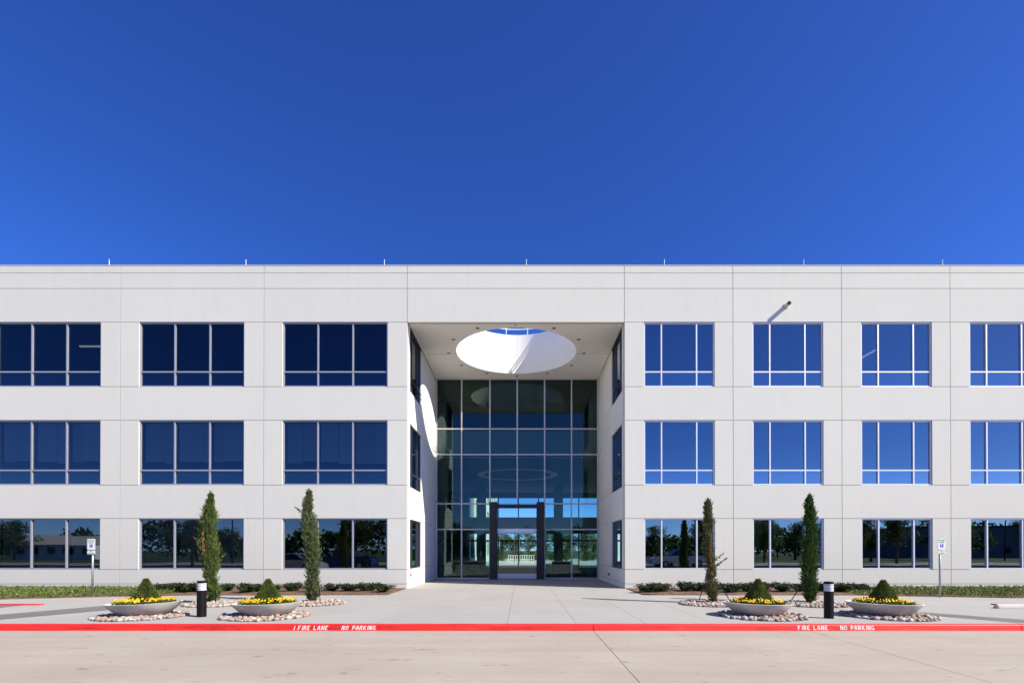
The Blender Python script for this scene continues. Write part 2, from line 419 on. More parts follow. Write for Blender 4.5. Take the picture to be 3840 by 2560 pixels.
def holed(x0, x1, y0, y1, cx, cy, r, z, n=96, down=True):
    mb = MB()
    ang = sorted(set([2*math.pi*k/n for k in range(n)] + [math.atan2(yy-cy, xx-cx) % (2*math.pi) for xx in (x0, x1) for yy in (y0, y1)]))
    def edge(t):
        c, s = math.cos(t), math.sin(t); k = 1e9
        if c > 1e-9: k = min(k, (x1-cx)/c)
        if c < -1e-9: k = min(k, (x0-cx)/c)
        if s > 1e-9: k = min(k, (y1-cy)/s)
        if s < -1e-9: k = min(k, (y0-cy)/s)
        return (cx+c*k, cy+s*k, z)
    for i, t in enumerate(ang):
        u = ang[(i+1) % len(ang)]
        a, b = edge(t), edge(u)
        mb.quad((cx+r*math.cos(t), cy+r*math.sin(t), z), (cx+r*math.cos(u), cy+r*math.sin(u), z), b, a)
    return mb
HC = (-.23, 3.49); HR = 2.87; ZS = 11.06
sof = holed(XL+.002, XR-.002, TH+.03, YB+.12, HC[0], HC[1], HR, ZS).build('entrance_soffit', M['soffit'], bld)
for bx in ((XL, HC[0]-HR-.02, 3.555, 3.575), (HC[0]+HR+.02, XR, 3.555, 3.575), (HC[0]-.009, HC[0]+.009, .26, HC[1]-HR-.02), (HC[0]-.009, HC[0]+.009, HC[1]+HR+.02, YB)):
    mb = MB(); mb.box(*bx, ZS-.004, ZS-.001); mb.build('soffit_joint', M['joint'], sof)
mb = MB(); mb.box(XL, XR, TH+.002, TH+.05, ZS+.005, ZS+.4); mb.build('soffit_joint', M['joint'], sof)
for k in range(12):
    t = R(30*k+90)
    c = MB(); c.lathe([(.055, ZS-.006), (.075, ZS-.012), (.095, ZS-.002), (.095, ZS+.01)], 16, cx=HC[0]+3.26*math.cos(t), cy=HC[1]+3.26*math.sin(t)); f = c.build('downlight', M['galv'], sof)
    c = MB(); c.lathe([(.054, ZS-.009), (.054, ZS-.004)], 16, cx=HC[0]+3.26*math.cos(t), cy=HC[1]+3.26*math.sin(t)); c.build('lamp_lens', M['black'], f)
# round skylight drum
mb = MB(); n = 128
for k in range(n):
    a, b = 2*math.pi*k/n, 2*math.pi*(k+1)/n
    p = lambda t, z, r=HR: (HC[0]+r*math.cos(t), HC[1]+r*math.sin(t), z)
    mb.quad(p(b, ZS), p(a, ZS), p(a, 13.13), p(b, 13.13))
    mb.quad(p(a, 13.13), p(a, 13.13, HR+.12), p(b, 13.13, HR+.12), p(b, 13.13))
    mb.quad(p(a, 13.13, HR+.12), p(a, 12.8, HR+.12), p(b, 12.8, HR+.12), p(b, 13.13, HR+.12))
drum = mb.build('round_opening', M['white'], bld, True)
mb = MB(); mb.tube([(HC[0], HC[1]+HR-.001, ZS), (HC[0], HC[1]+HR-.001, 13.12)], .006, 6); mb.build('drum_joint', M['joint'], drum)
# guard rail round the opening on the roof
gr = MB(); rr = HR+.06
for zz in (13.45, 13.66):
    gr.tube([(HC[0]+rr*math.cos(2*math.pi*k/64), HC[1]+rr*math.sin(2*math.pi*k/64), zz) for k in range(65)], .027, 8)
for k in range(16):
    t = R(22.5*k+11.25); gr.tube([(HC[0]+rr*math.cos(t), HC[1]+rr*math.sin(t), 13.13), (HC[0]+rr*math.cos(t), HC[1]+rr*math.sin(t), 13.66)], .024, 8)
gr.build('guard_rail', M['white'], drum, True)
# roof
rf = holed(XL-.2, XR+.2, TH, YB+.1, HC[0], HC[1], HR+.1, 12.86)
rf.box(XE0, XL-.2, TH, 9.5, 12.6, 12.86); rf.box(XR+.2, XE1, TH, 9.5, 12.6, 12.86)
rf.box(XL-.2, XR+.2, YB+.1, 9.5, 12.6, 12.86); rf.box(XE0, XE1, 9.5, 26, 12.6, 12.86)
rf.build('flat_roof', M['roof'], bld)
# coping lip
mb = MB(); mb.box(XE0, XE1, -.012, TH+.01, 13.372, 13.395); mb.build('parapet_coping', M['wall'], bld)
for px in (248, 563, 882, 1209, 1527, 1848, 2168):
    x = gx(px, D+.12); mb = MB(); mb.tube([(x, .12, 13.39), (x, .12, 13.70)], [.013, .011], 8); mb.lathe([(.03, 13.394), (.03, 13.40), (.02, 13.41)], 12, cx=x, cy=.12); mb.build('lightning_rod', M['white'], bld)
x = gx(917, D+.1); mb = MB(); mb.tube([(x-.05, .1, 13.46), (x+.07, .1, 13.39)], .012, 6); mb.build('roof_bracket', M['steel'], bld)
# overflow drain spout, right wing
x, z = gx(1806, D), EYE+(HY-702)*K
mb = MB()
mb.tube([(x, .02, z), (x, -.30, z)], .083, 24, caps=False); mb.tube([(x, -.30, z), (x, -.02, z)], .068, 24, 1)
mb.tube([(x, -.002, z), (x, -.03, z)], [.12, .10], 24)
sp = mb.build('drain_spout', [plain('spout_pvc', (.55,.5,.42), .6), M['black']], bld, False)
# round vent and small outlet box on the recess walls
dep = F*(4.72)/(HX-941); yv = dep-D; zv = EYE-(1319-HY)*dep/F
mb = MB(); mb.tube([(XL-.01, yv, zv), (XL+.05, yv, zv)], [.09, .085], 20); mb.tube([(XL+.05, yv, zv), (XL+.09, yv, zv)], [.06, .05], 16); mb.build('wall_vent', M['galv'], bld)
dep = F*4.28/(1399-HX); yv = dep-D; zv = EYE-(1318-HY)*dep/F
mb = MB(); mb.box(XR-.05, XR+.01, yv-.09, yv+.09, zv-.07, zv+.07); mb.build('outlet_box', M['darkalu'], bld)

# ------------------------------------------------------------------ curtain wall, portal, doors
S4 = (D+YB)/F
cx = lambda px: (px-HX)*S4
cz = lambda py: EYE+(HY-py)*S4
cols = [XL+.05, cx(1060), cx(1125), cx(1188), cx(1251), cx(1313), XR-.05]
rowz = [.0, cz(1215), cz(1156), cz(1043), cz(984), ZS-.03]
PX0, PX1 = cx(1123), cx(1251)
mb = MB(); t = .07
inside = lambda x: PX0+.05 < x < PX1-.05
for x in cols:
    z0 = cz(1153) if inside(x) else 0
    mb.box(x-t/2, x+t/2, YB, YB+.16, z0, ZS-.02)
for i, z in enumerate(rowz):
    z += .035 if i == 0 else 0
    for a, b in zip(cols[:-1], cols[1:]):
        if i < 3 and inside((a+b)/2): continue
        mb.box(a+t/2, b-t/2, YB+.004, YB+.15, z-.035, z+.035)
cw = mb.build('curtain_wall', M['alucw'], bld)
g = MB()
for i in range(5):
    for a, b in zip(cols[:-1], cols[1:]):
        if i < 2 and inside((a+b)/2): continue
        k = random.uniform(-.0015, .0015)
        g.quad((a+t/2, YB+.06-k, rowz[i]+.035), (b-t/2, YB+.06+k, rowz[i]+.035), (b-t/2, YB+.06+k, rowz[i+1]-.035), (a+t/2, YB+.06-k, rowz[i+1]-.035))
g.build('glazing', M['lobbyglass'], cw)
# dark portal
mb = MB(); ztop = cz(1151)-.02; yp = YB-.42
c0, c1, c2, c3 = cx(1124), cx(1141.5), cx(1233), cx(1250.5)
sc_ = (D+yp)/(D+YB)
c0, c1, c2, c3 = [k*sc_ for k in (c0, c1, c2, c3)]
ztop = EYE+(ztop-EYE)*sc_
mb.box(c0, c1, yp, YB+.30, 0.004, ztop); mb.box(c2, c3, yp, YB+.30, .004, ztop)
mb.box(c1, c2, YB-.22, YB+.25, ztop-.30, ztop-.12)
po = mb.build('door_portal', M['bronze'], bld)
bv = po.modifiers.new('b', 'BEVEL'); bv.width = .012; bv.segments = 2
zh = cz(1216); yd = YB+.05
mb = MB(); mb.box(c1+.002, c2-.002, yd-.06, yd+.08, zh-.09, zh+.06); mb.build('door_header', M['alu'], po)
mb = MB(); xm = (c1+c2)/2
mb.quad((c1, yd, zh+.06), (xm-.006, yd, zh+.06), (xm-.006, yd, ztop-.3), (c1, yd, ztop-.3)); mb.quad((xm+.006, yd, zh+.06), (c2, yd, zh+.06), (c2, yd, ztop-.3), (xm+.006, yd, ztop-.3))
mb.build('transom_glass', M['clear'], po)
mb = MB(); mb.tube([(c2+.22, yp-.002, 1.15), (c2+.22, yp-.03, 1.15)], .001, 4); mb.box(c2+.14, c2+.23, yp-.025, yp-.002, 1.08, 1.22); mb.build('card_reader', M['black'], po)
for s in (-1, 1):
    a, b = (c1+.01, xm-.006) if s < 0 else (xm+.006, c2-.01)
    mb = MB(); mb.quad((a, yd, .30), (b, yd, .30), (b, yd, zh-.2), (a, yd, zh-.2)); d = mb.build('glass_door', M['clear'], bld)
    mb = MB(); mb.box(a, b, yd-.03, yd+.03, .012, .29); mb.build('kick_rail', M['steel'], d)
    mb = MB(); mb.box(a, b, yd-.03, yd+.03, zh-.2, zh-.095); mb.build('top_rail', M['steel'], d)
    xh = xm+s*.14; mb = MB(); mb.tube([(xh, yd-.09, .92), (xh, yd-.09, 2.25)], .017, 10)
    for zz in (1.05, 2.12): mb.tube([(xh, yd-.09, zz), (xh, yd, zz)], .01, 8)
    mb.build('door_handle', M['steel'], d, True)

# ------------------------------------------------------------------ interiors
mb = MB(); ce = MB(); wl = MB()
for (x0, x1) in ((XE0, XL-TH-.01), (XR+TH+.01, XE1)):
    for zf, zc in ((.02, 3.05), (4.12, 7.08), (8.2, 11.15)):
        mb.box(x0, x1, TH+.03, 7.0, zf-.3, zf); ce.box(x0, x1, TH+.03, 7.0, zc, zc+.06)
        wl.box(x0, x1, 7.0, 7.1, zf, zc)
    wl.box(x0-.05, x0-.002, TH+.03, 7.1, 0, 12.5) if x0 < 0 else wl.box(x1+.002, x1+.05, TH+.03, 7.1, 0, 12.5)
mb.build('office_floor', M['carpet'], bld); ce.build('office_ceiling', M['ceil'], bld); wl.build('office_partition', M['inner'], bld)
LX0, LX1, LY = -7.6, 7.1, 25.5
mb = MB(); mb.box(LX0, LX1, YB+.17, LY, -.3, .0); mb.build('lobby_floor', M['lobbyfloor'], bld)
mb = MB(); mb.box(LX0, LX1, YB+.17, LY, 6.72, 6.78)
mb.build('lobby_ceiling', M['ceil'], bld)
mb = MB(); mb.box(XL, XR, YB+.17, YB+.2, 6.95, 8.2); mb.box(LX0-.1, LX0, YB+.02, LY, -.1, 12.5); mb.box(LX1, LX1+.1, YB+.02, LY, -.1, 12.5)
mb.box(LX0, XL-.23, YB+.02, YB+.12, 0, 12.5); mb.box(XR+.23, LX1, YB+.02, YB+.12, 0, 12.5)
mb.build('lobby_partition', M['inner'], bld)
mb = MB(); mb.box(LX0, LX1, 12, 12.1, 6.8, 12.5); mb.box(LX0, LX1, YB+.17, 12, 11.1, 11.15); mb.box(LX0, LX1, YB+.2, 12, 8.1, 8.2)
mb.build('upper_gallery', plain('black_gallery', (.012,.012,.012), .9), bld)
# bright elliptical cove in the lobby ceiling
mb = MB(); n = 64
for k in range(n):
    a, b = 2*math.pi*k/n, 2*math.pi*(k+1)/n; q = lambda t, r: (HC[0]+r*math.cos(t), 13.9+r*math.sin(t), 6.70)
    mb.quad(q(a, 2.3), q(b, 2.3), q(b, 2.75), q(a, 2.75))
mb.build('ceiling_cove', emit('cove_glow', (1, .80, .60), .03), bld)
# rear wall of the lobby: glazing, spandrel, columns
mb = MB()
mb.box(LX0, LX1, LY, LY+.3, 3.05, 4.55); mb.box(LX0, LX1, LY, LY+.3, 6.3, 12.6)
mb.build('rear_spandrel', M['inner'], bld)
mb = MB()
for k in range(9):
    x = LX0+.05+k*(LX1-LX0-.1)/8
    mb.box(x-.05, x+.05, LY-.02, LY+.1, 0, 6.3)
mb.box(LX0, LX1, LY-.01, LY+.09, 2.35, 2.5); mb.box(LX0, LX1, LY-.01, LY+.09, 5.75, 5.8)
rw = mb.build('rear_mullion', M['bronze'], bld)
mb = MB(); mb.quad((LX0, LY+.05, .0), (LX1, LY+.05, 0), (LX1, LY+.05, 6.3), (LX0, LY+.05, 6.3)); mb.build('rear_glazing', M['clear'], rw)
for x in (-3.2, 3.0):
    mb = MB(); mb.box(x-.35, x+.35, 20, 20.7, 0, 6.72); mb.build('lobby_column', M['inner'], bld)
# rear wing seen through the lobby
mb = MB()
wz = [0, .8, 2.9, 4.3, 6.95, 8.35, 11.0, 13.3]
ys = 26.0; wx = XL-.02
for k in range(9):
    y0, y1 = ys+6*k, ys+6*k+6
    for i in range(7):
        if i in (1, 3, 5):
            mb.box(wx-.3, wx, y0, y0+1, wz[i], wz[i+1]); mb.box(wx-.3, wx, y1-1, y1, wz[i], wz[i+1])
        else: mb.box(wx-.3, wx, y0, y1, wz[i], wz[i+1])
rwg = mb.build('rear_wing', M['wall'], bld)
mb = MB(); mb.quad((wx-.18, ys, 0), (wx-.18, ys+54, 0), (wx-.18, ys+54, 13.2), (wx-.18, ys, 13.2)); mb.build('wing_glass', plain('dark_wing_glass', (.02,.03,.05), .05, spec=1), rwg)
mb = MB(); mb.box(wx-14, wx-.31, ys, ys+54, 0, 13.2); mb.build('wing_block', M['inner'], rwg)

# ------------------------------------------------------------------ ground
mb = MB(); mb.box(-900, 900, -900, 900, -1, -.22); tag(mb.build('ground', M['lawn']), kind='structure')
YK = -10.15; ZR = -.135
mb = MB()
jx = [1.55+4.6*k for k in range(-14, 15)]; jy = [YK-.13, -12.4, -17.0, -21.6, -26.2]
for a, b in zip(jx[:-1], jx[1:]):
    for c, d in zip(jy[1:], jy[:-1]): mb.box(a+.006, b-.006, c+.005, d-.005, -.2, ZR)
tag(mb.build('road', M['road']), kind='structure')
mb = MB(); mb.box(-64, 68, -26.3, YK, -.21, -.168); tag(mb.build('road_base', plain('joint_filler', (.30,.28,.25), .9)), kind='structure')
mb = MB(); px = [4.2+1.5*k for k in range(-40, 40)]; py = [YK+.01, -8.4, -6.65, -4.9, -3.1]
for a, b in zip(px[:-1], px[1:]):
    for c, d in zip(py[:-1], py[1:]): mb.box(a+.004, b-.004, c+.004, d-.004, -.1, 0)
xs = [XL-.03]+[4.2-1.5*k for k in range(5, -1, -1)]+[XR+.03]
ysl = [-3.1, -1.55, -.0, 2.4, 4.8, YB+.1]
for a, b in zip(xs[:-1], xs[1:]):
    for c, d in zip(ysl[:-1], ysl[1:]):
        if c >= 0: a2, b2 = max(a, XL+.001), min(b, XR-.001)
        else: a2, b2 = a, b
        if b2-a2 > .02: mb.box(a2+.004, b2-.004, c+.004, d-.004, -.1, 0)
tag(mb.build('plaza', M['plaza']), kind='structure')
mb = MB(); mb.box(-56, 63, YK+.02, 0, -.2, -.012); mb.box(XL, XR, 0, YB+.12, -.2, -.012); tag(mb.build('plaza_base', M['bedjoint']), kind='structure')
mb = MB(); mb.box(-60, 60, 25.8, 75, -.2, .0); tag(mb.build('courtyard', M['plaza']), kind='structure')
# red kerb
mb = MB()
prof = [(YK-.13, ZR), (YK-.112, -.026), (YK-.102, -.010), (YK-.085, -.001), (YK-.06, .001), (YK, .002), (YK, -.2), (YK-.13, -.2)]
for a, b in zip(jx[:-1], jx[1:]):
    a += .007; b -= .007; base = len(mb.v); n = len(prof)
    for x in (a, b): mb.v += [(x, y, z) for y, z in prof]
    for k in range(n): mb.f.append((base+k, base+n+k, base+n+(k+1) % n, base+(k+1) % n)); mb.m.append(0)
    mb.f.append(tuple(range(base, base+n))[::-1]); mb.f.append(tuple(range(base+n, base+2*n))); mb.m += [0, 0]
tag(mb.build('kerb', M['red']), kind='structure')
mb = MB(); mb.box(-60, 66, YK-.09, YK-.01, -.2, -.03); tag(mb.build('kerb_core', M['lot']), kind='structure')
# grey brushed strips running back from the kerb on both sides
for pts in ([(0, 1421.5), (0, 1409.5), (259, 1388.5), (420, 1378), (452, 1380), (259, 1399)], [(2352, 1432), (2352, 1423.5), (2105, 1404), (2010, 1394), (1960, 1396), (2105, 1409.5)]):
    pl = [gnd(*p, .004) for p in pts]
    if pts[0][0] == 0: pl[0] = (pl[0][0]-.25, YK+.12); pl[1] = (pl[1][0]-.55, YK+.12)
    else: pl[0] = (pl[0][0]+.05, YK+.12); pl[1] = (pl[1][0]+.5, YK+.12)
    mb = MB(); mb.poly([(x, y, .005) for x, y in pl]); tag(mb.build('path', M['gutter']), kind='structure')
# planting beds along the wall
def bedpoly(pts, z0, z1, mat, name):
    mb = MB(); mb.poly([(x, y, z1) for x, y in pts])
    for i in range(len(pts)):
        a, b = pts[i], pts[(i+1) % len(pts)]; mb.quad((*a, z0), (*b, z0), (*b, z1), (*a, z1))
    return tag(mb.build(name, mat), kind='structure')
LB = [(XL-.05, -.002), (XL-.05, -2.75), (XL-.5, -3.1), (-11.5, -3.2), (-14, -3.75), (-16.5, -4.6), (-19, -5.2), (-34, -5.3), (-34, -.002)]
RB = [(XR+.05, -.002), (XR+.05, -2.75), (XR+.5, -3.1), (11.8, -3.2), (13.6, -3.55), (16.2, -4.2), (19, -4.4), (36, -4.5), (36, -.002)]
bedpoly(LB, -.15, .025, M['mulch'], 'soil_bed'); bedpoly(RB, -.15, .025, M['mulch'], 'soil_bed')
def inpoly(x, y, P):
    c = False; j = len(P)-1
    for i in range(len(P)):
        if (P[i][1] > y) != (P[j][1] > y) and x < (P[j][0]-P[i][0])*(y-P[i][1])/(P[j][1]-P[i][1])+P[i][0]: c = not c
        j = i
    return c
# painted kerb and wheel stop at the two parking bays
x0, y0 = gnd(95, 1387, .02)
mb = MB(); mb.box(-34, x0, y0-.08, y0+.1, -.05, .03); tag(mb.build('parking_kerb', M['red']), kind='structure')
mb = MB(); mb.box(-34, x0-.45, y0-.75, y0-.1, -.05, .006); tag(mb.build('ramp', M['gutter']), kind='structure')
x1, y1 = gnd(2282, 1386.5, .02)
mb = MB(); mb.box(x1, 36, y1-.07, y1+.1, -.05, .03); tag(mb.build('parking_kerb', M['red']), kind='structure')
x1, y1 = gnd(2293, 1397, 0)
mb = MB(); prof = [(.085*math.cos(R(a)), .005+.12*max(0, math.sin(R(a)))) for a in range(0, 181, 20)]
L = 1.8; base = len(mb.v); n = len(prof)
for xx, kk in ((0, .75), (.03, .95), (.08, 1), (L-.08, 1), (L-.03, .95), (L, .75)): mb.v += [(xx, yy*kk, zz*kk) for yy, zz in prof]
for s in range(5):
    for k in range(n-1): mb.f.append((base+s*n+k, base+(s+1)*n+k, base+(s+1)*n+k+1, base+s*n+k+1)); mb.m.append(0)
mb.f.append(tuple(range(base, base+n))); mb.f.append(tuple(range(base+5*n, base+6*n))[::-1]); mb.m += [0, 0]
tag(mb.build('wheel_stop', concrete('stop_concrete', (.5,.48,.45), .08, big=3), loc=(x1, y1+.1, 0)), 'pale round ended concrete wheel stop beside the right edge by the red line', 'wheel stop')

# ------------------------------------------------------------------ stroke lettering
GL = {
 'F': [((.08,0),(.08,1)), ((.26,.93),(.85,.93)), ((.26,.5),(.7,.5))],
 'I': [((.3,0),(.3,1))],
 'R': [((.08,0),(.08,1)), ((.26,.93),(.7,.93),(.84,.75),(.7,.52),(.26,.5)), ((.45,.42),(.88,0))],
 'E': [((.08,0),(.08,1)), ((.26,.93),(.85,.93)), ((.26,.5),(.7,.5)), ((.26,.07),(.85,.07))],
 'L': [((.08,0),(.08,1)), ((.26,.07),(.8,.07))],
 'A': [((.02,0),(.4,1)), ((.54,1),(.92,0)), ((.36,.3),(.6,.3))],
 'N': [((.08,0),(.08,1)), ((.24,1),(.72,0)), ((.88,0),(.88,1))],
 'O': [((.4,.93),(.15,.8),(.08,.5),(.15,.2),(.4,.07)), ((.56,.07),(.8,.2),(.88,.5),(.8,.8),(.56,.93))],
 'P': [((.08,0),(.08,1)), ((.26,.93),(.72,.93),(.86,.73),(.72,.45),(.26,.43))],
 'K': [((.08,0),(.08,1)), ((.85,1),(.28,.52)), ((.40,.5),(.88,0))],
 'G': [((.8,.85),(.5,.94),(.2,.82),(.08,.5),(.2,.18),(.45,.07)), ((.6,.07),(.85,.16),(.85,.45),(.55,.45))],
 'S': [((.82,.84),(.5,.94),(.16,.84),(.14,.62),(.5,.5),(.84,.38),(.82,.16),(.5,.06),(.12,.16))],
 'V': [((.05,1),(.42,0)), ((.52,0),(.9,1))],
 'D': [((.08,0),(.08,1)), ((.24,.93),(.6,.9),(.86,.65),(.86,.35),(.6,.1),(.24,.07))],
 'C': [((.84,.82),(.5,.94),(.18,.8),(.08,.5),(.18,.2),(.5,.06),(.84,.18))],
 'B': [((.08,0),(.08,1)), ((.24,.93),(.72,.9),(.74,.56),(.24,.52)), ((.3,.5),(.82,.46),(.82,.1),(.24,.07))],
}
def strokes(mb, segs, sx, sz, ox, oz, wd, place, shear=0, mi=0):
    for seg in segs:
        for (a, b) in zip(seg[:-1], seg[1:]):
            p = Vector((a[0]*sx+a[1]*sz*shear, a[1]*sz)); q = Vector((b[0]*sx+b[1]*sz*shear, b[1]*sz))
            d = (q-p).normalized(); nrm = Vector((-d.y, d.x))*wd/2
            e = d*wd*.18 if len(seg) > 2 else d*0
            c = [p-e-nrm, q+e-nrm, q+e+nrm, p-e+nrm]
            mb.poly([place(ox+k.x, oz+k.y) for k in c], mi)
def text(mb, s, x, z, h, w, gap, wd, place, shear=0, mi=0):
    for ch in s:
        if ch == ' ': x += w*.75; continue
        ww = w*.45 if ch == 'I' else w
        strokes(mb, GL[ch], w if ch == 'I' else ww, h, x, z, wd, place, shear, mi); x += ww+gap
    return x
kf = lambda x, z: (x, YK-.13+(z-ZR)*.018/.109-.003, z)     # battered kerb face
for (xf, xn, sh, lab) in ((-4.80, -3.86, .22, 'white stencilled FIRE LANE NO PARKING words on red kerb left of entrance'), (5.95, 6.86, -.06, 'white stencilled FIRE LANE NO PARKING words on red kerb right of entrance')):
    mb = MB(); ch = .088; z0 = ZR+.019
    text(mb, 'FIRE', xf, z0, ch, .058, .019, .0165, kf, sh); text(mb, 'LANE', xf+.335, z0, ch, .061, .021, .0165, kf, sh)
    text(mb, 'NO', xn, z0, ch, .061, .021, .0165, kf, sh); text(mb, 'PARKING', xn+.225, z0, ch, .060, .019, .0165, kf, sh)
    if xf < 0:   # overspray smudge before the first letter
        mb.poly([kf(xf-.09, z0-.01), kf(xf-.075, z0-.012), kf(xf-.05, z0+.085), kf(xf-.07, z0+.08)])
    tag(mb.build('kerb_lettering', M['letter']), lab, 'lettering', 'fire lane lettering on the kerb')

# ------------------------------------------------------------------ parking signs
def rrect(mb, x0, x1, z0, z1, r, y0, y1, mi=0):
    pts = []
    for cxx, czz, a0 in ((x1-r, z1-r, 0), (x0+r, z1-r, 90), (x0+r, z0+r, 180), (x1-r, z0+r, 270)):
        for k in range(5): a = R(a0+k*22.5); pts.append((cxx+r*math.cos(a), czz+r*math.sin(a)))
    mb.poly([(x, y0, z) for x, z in pts[::-1]], mi); mb.poly([(x, y1, z) for x, z in pts], mi)
    for i in range(len(pts)):
        a, b = pts[i], pts[(i+1) % len(pts)]; mb.quad((a[0], y0, a[1]), (b[0], y0, b[1]), (b[0], y1, b[1]), (a[0], y1, a[1]), mi)
def sign(px, py, dx, lab):
    x, y = gnd(px, py)
    s = empty('parking_sign', (x, y, .02)); tag(s, lab, 'sign', 'accessible parking signs')
    mb = MB(); mb.tube([(0, 0, -.1), (0, 0, 1.97)], .032, 12); mb.build('post', M['galv'], s, True)
    for nm, z0, z1 in (('sign_plate', 1.575, 1.965), ('lower_plate', 1.43, 1.555)):
        mb = MB(); yy = -.045
        rrect(mb, dx-.14, dx+.14, z0, z1, .025, yy, yy+.006, 0)
        rrect(mb, dx-.131, dx+.131, z0+.009, z1-.009, .02, yy-.0012, yy-.0004, 1)
        rrect(mb, dx-.123, dx+.123, z0+.017, z1-.017, .016, yy-.0024, yy-.0014, 0)
        pl = lambda u, v: (u+dx, yy-.0034, v)
        if nm == 'sign_plate':
            text(mb, 'RESERVED', -.108, 1.875, .046, .0225, .005, .0075, pl, 0, 2)
            text(mb, 'PARKING', -.094, 1.808, .046, .0235, .005, .0075, pl, 0, 2)
            mb.poly([pl(-.058, 1.66), pl(.058, 1.66), pl(.058, 1.775), pl(-.058, 1.775)], 3)
            p2 = lambda u, v: (u+dx, yy-.0046, v)
            c = [(math.cos(R(a))*.033-.008, 1.698+math.sin(R(a))*.026) for a in range(150, 371, 20)]
            strokes(mb, [c], 1, 1, 0, 0, .009, p2, 0, 0)
            strokes(mb, [((-.015,1.748),(-.012,1.712),(.016,1.712),(.03,1.68),(.042,1.684)), ((-.012,1.733),(.012,1.733))], 1, 1, 0, 0, .010, p2, 0, 0)
            mb.poly([p2(-.016+.011*math.cos(R(a)), 1.76+.011*math.sin(R(a))) for a in range(0, 360, 40)], 0)
        else:
            text(mb, 'VAN', -.034, 1.505, .030, .018, .005, .006, pl, 0, 2)
            text(mb, 'ACCESSIBLE', -.102, 1.456, .030, .0175, .0045, .006, pl, 0, 2)
        mb.build(nm, [M['signwhite'], M['signgrey'], M['signgreen'], M['signblue']], s)
sign(213, 1367, -.02, 'reserved accessible parking sign on grey post before the left windows')
sign(2158.5, 1371, .03, 'reserved accessible parking sign on grey post before the right windows')

# ------------------------------------------------------------------ bollards
def bollard(px, py, lab):
    x, y = gnd(px, py)
    b = empty('bollard_light', (x, y+.1, 0)); tag(b, lab, 'bollard', 'black bollard lights on the plaza')
    mb = MB(); mb.lathe([(.104, 0), (.104, .63), (.09, .632)], 32); mb.build('post', M['black'], b, True)
    mb = MB(); mb.lathe([(.062, .632), (.062, .815)], 24); mb.build('lamp_lens', M['lens'], b, True)
    mb = MB()
    for k in range(5):
        z = .637+k*.036; mb.lathe([(.070, z+.020), (.103, z), (.103, z+.014), (.070, z+.028)], 32)
    mb.build('louvre', M['louvre'], b, True)
    mb = MB(); mb.lathe([(.09, .812), (.106, .815), (.106, .85), (.100, .858), (.02, .86)], 32); mb.build('cap', M['black'], b, True)
    for ch in bpy.data.objects:
        if ch.parent is b:
            e = ch.modifiers.new('e', 'EDGE_SPLIT'); e.split_angle = R(35)
bollard(457.7, 1416.5, 'black cylindrical bollard light between the two left planters')
bollard(1909, 1420, 'black cylindrical bollard light between the two right planters')

# ------------------------------------------------------------------ foliage
class Leaves:
    def __init__(s): s.v = []; s.f = []
    def leaf(s, p, d, n, L, W):
        d = d.normalized(); a = d.cross(n)
        if a.length < 1e-4: a = d.cross(Vector((.3,.8,.2)))
        a = a.normalized()*W/2; k = len(s.v)
        m = p+d*L*.45
        s.v += [tuple(p), tuple(m+a), tuple(p+d*L), tuple(m-a)]; s.f.append((k, k+1, k+2, k+3))
    def build(s, name, mat, parent=None, loc=None):
        me = bpy.data.meshes.new(name); me.from_pydata(s.v, [], s.f); me.materials.append(mat); me.update()
        o = bpy.data.objects.new(name, me); COL.objects.link(o)
        if parent: o.parent = parent
        if loc: o.location = loc
        return o
def rv(rnd): 
    return Vector((rnd.gauss(0,1), rnd.gauss(0,1), rnd.gauss(0,1))).normalized()
def interp(prof, y):
    for (a, l0, r0), (b, l1, r1) in zip(prof[:-1], prof[1:]):
        if a <= y <= b:
            t = (y-a)/(b-a); return l0+(l1-l0)*t, r0+(r1-r0)*t
    return prof[-1][1:]
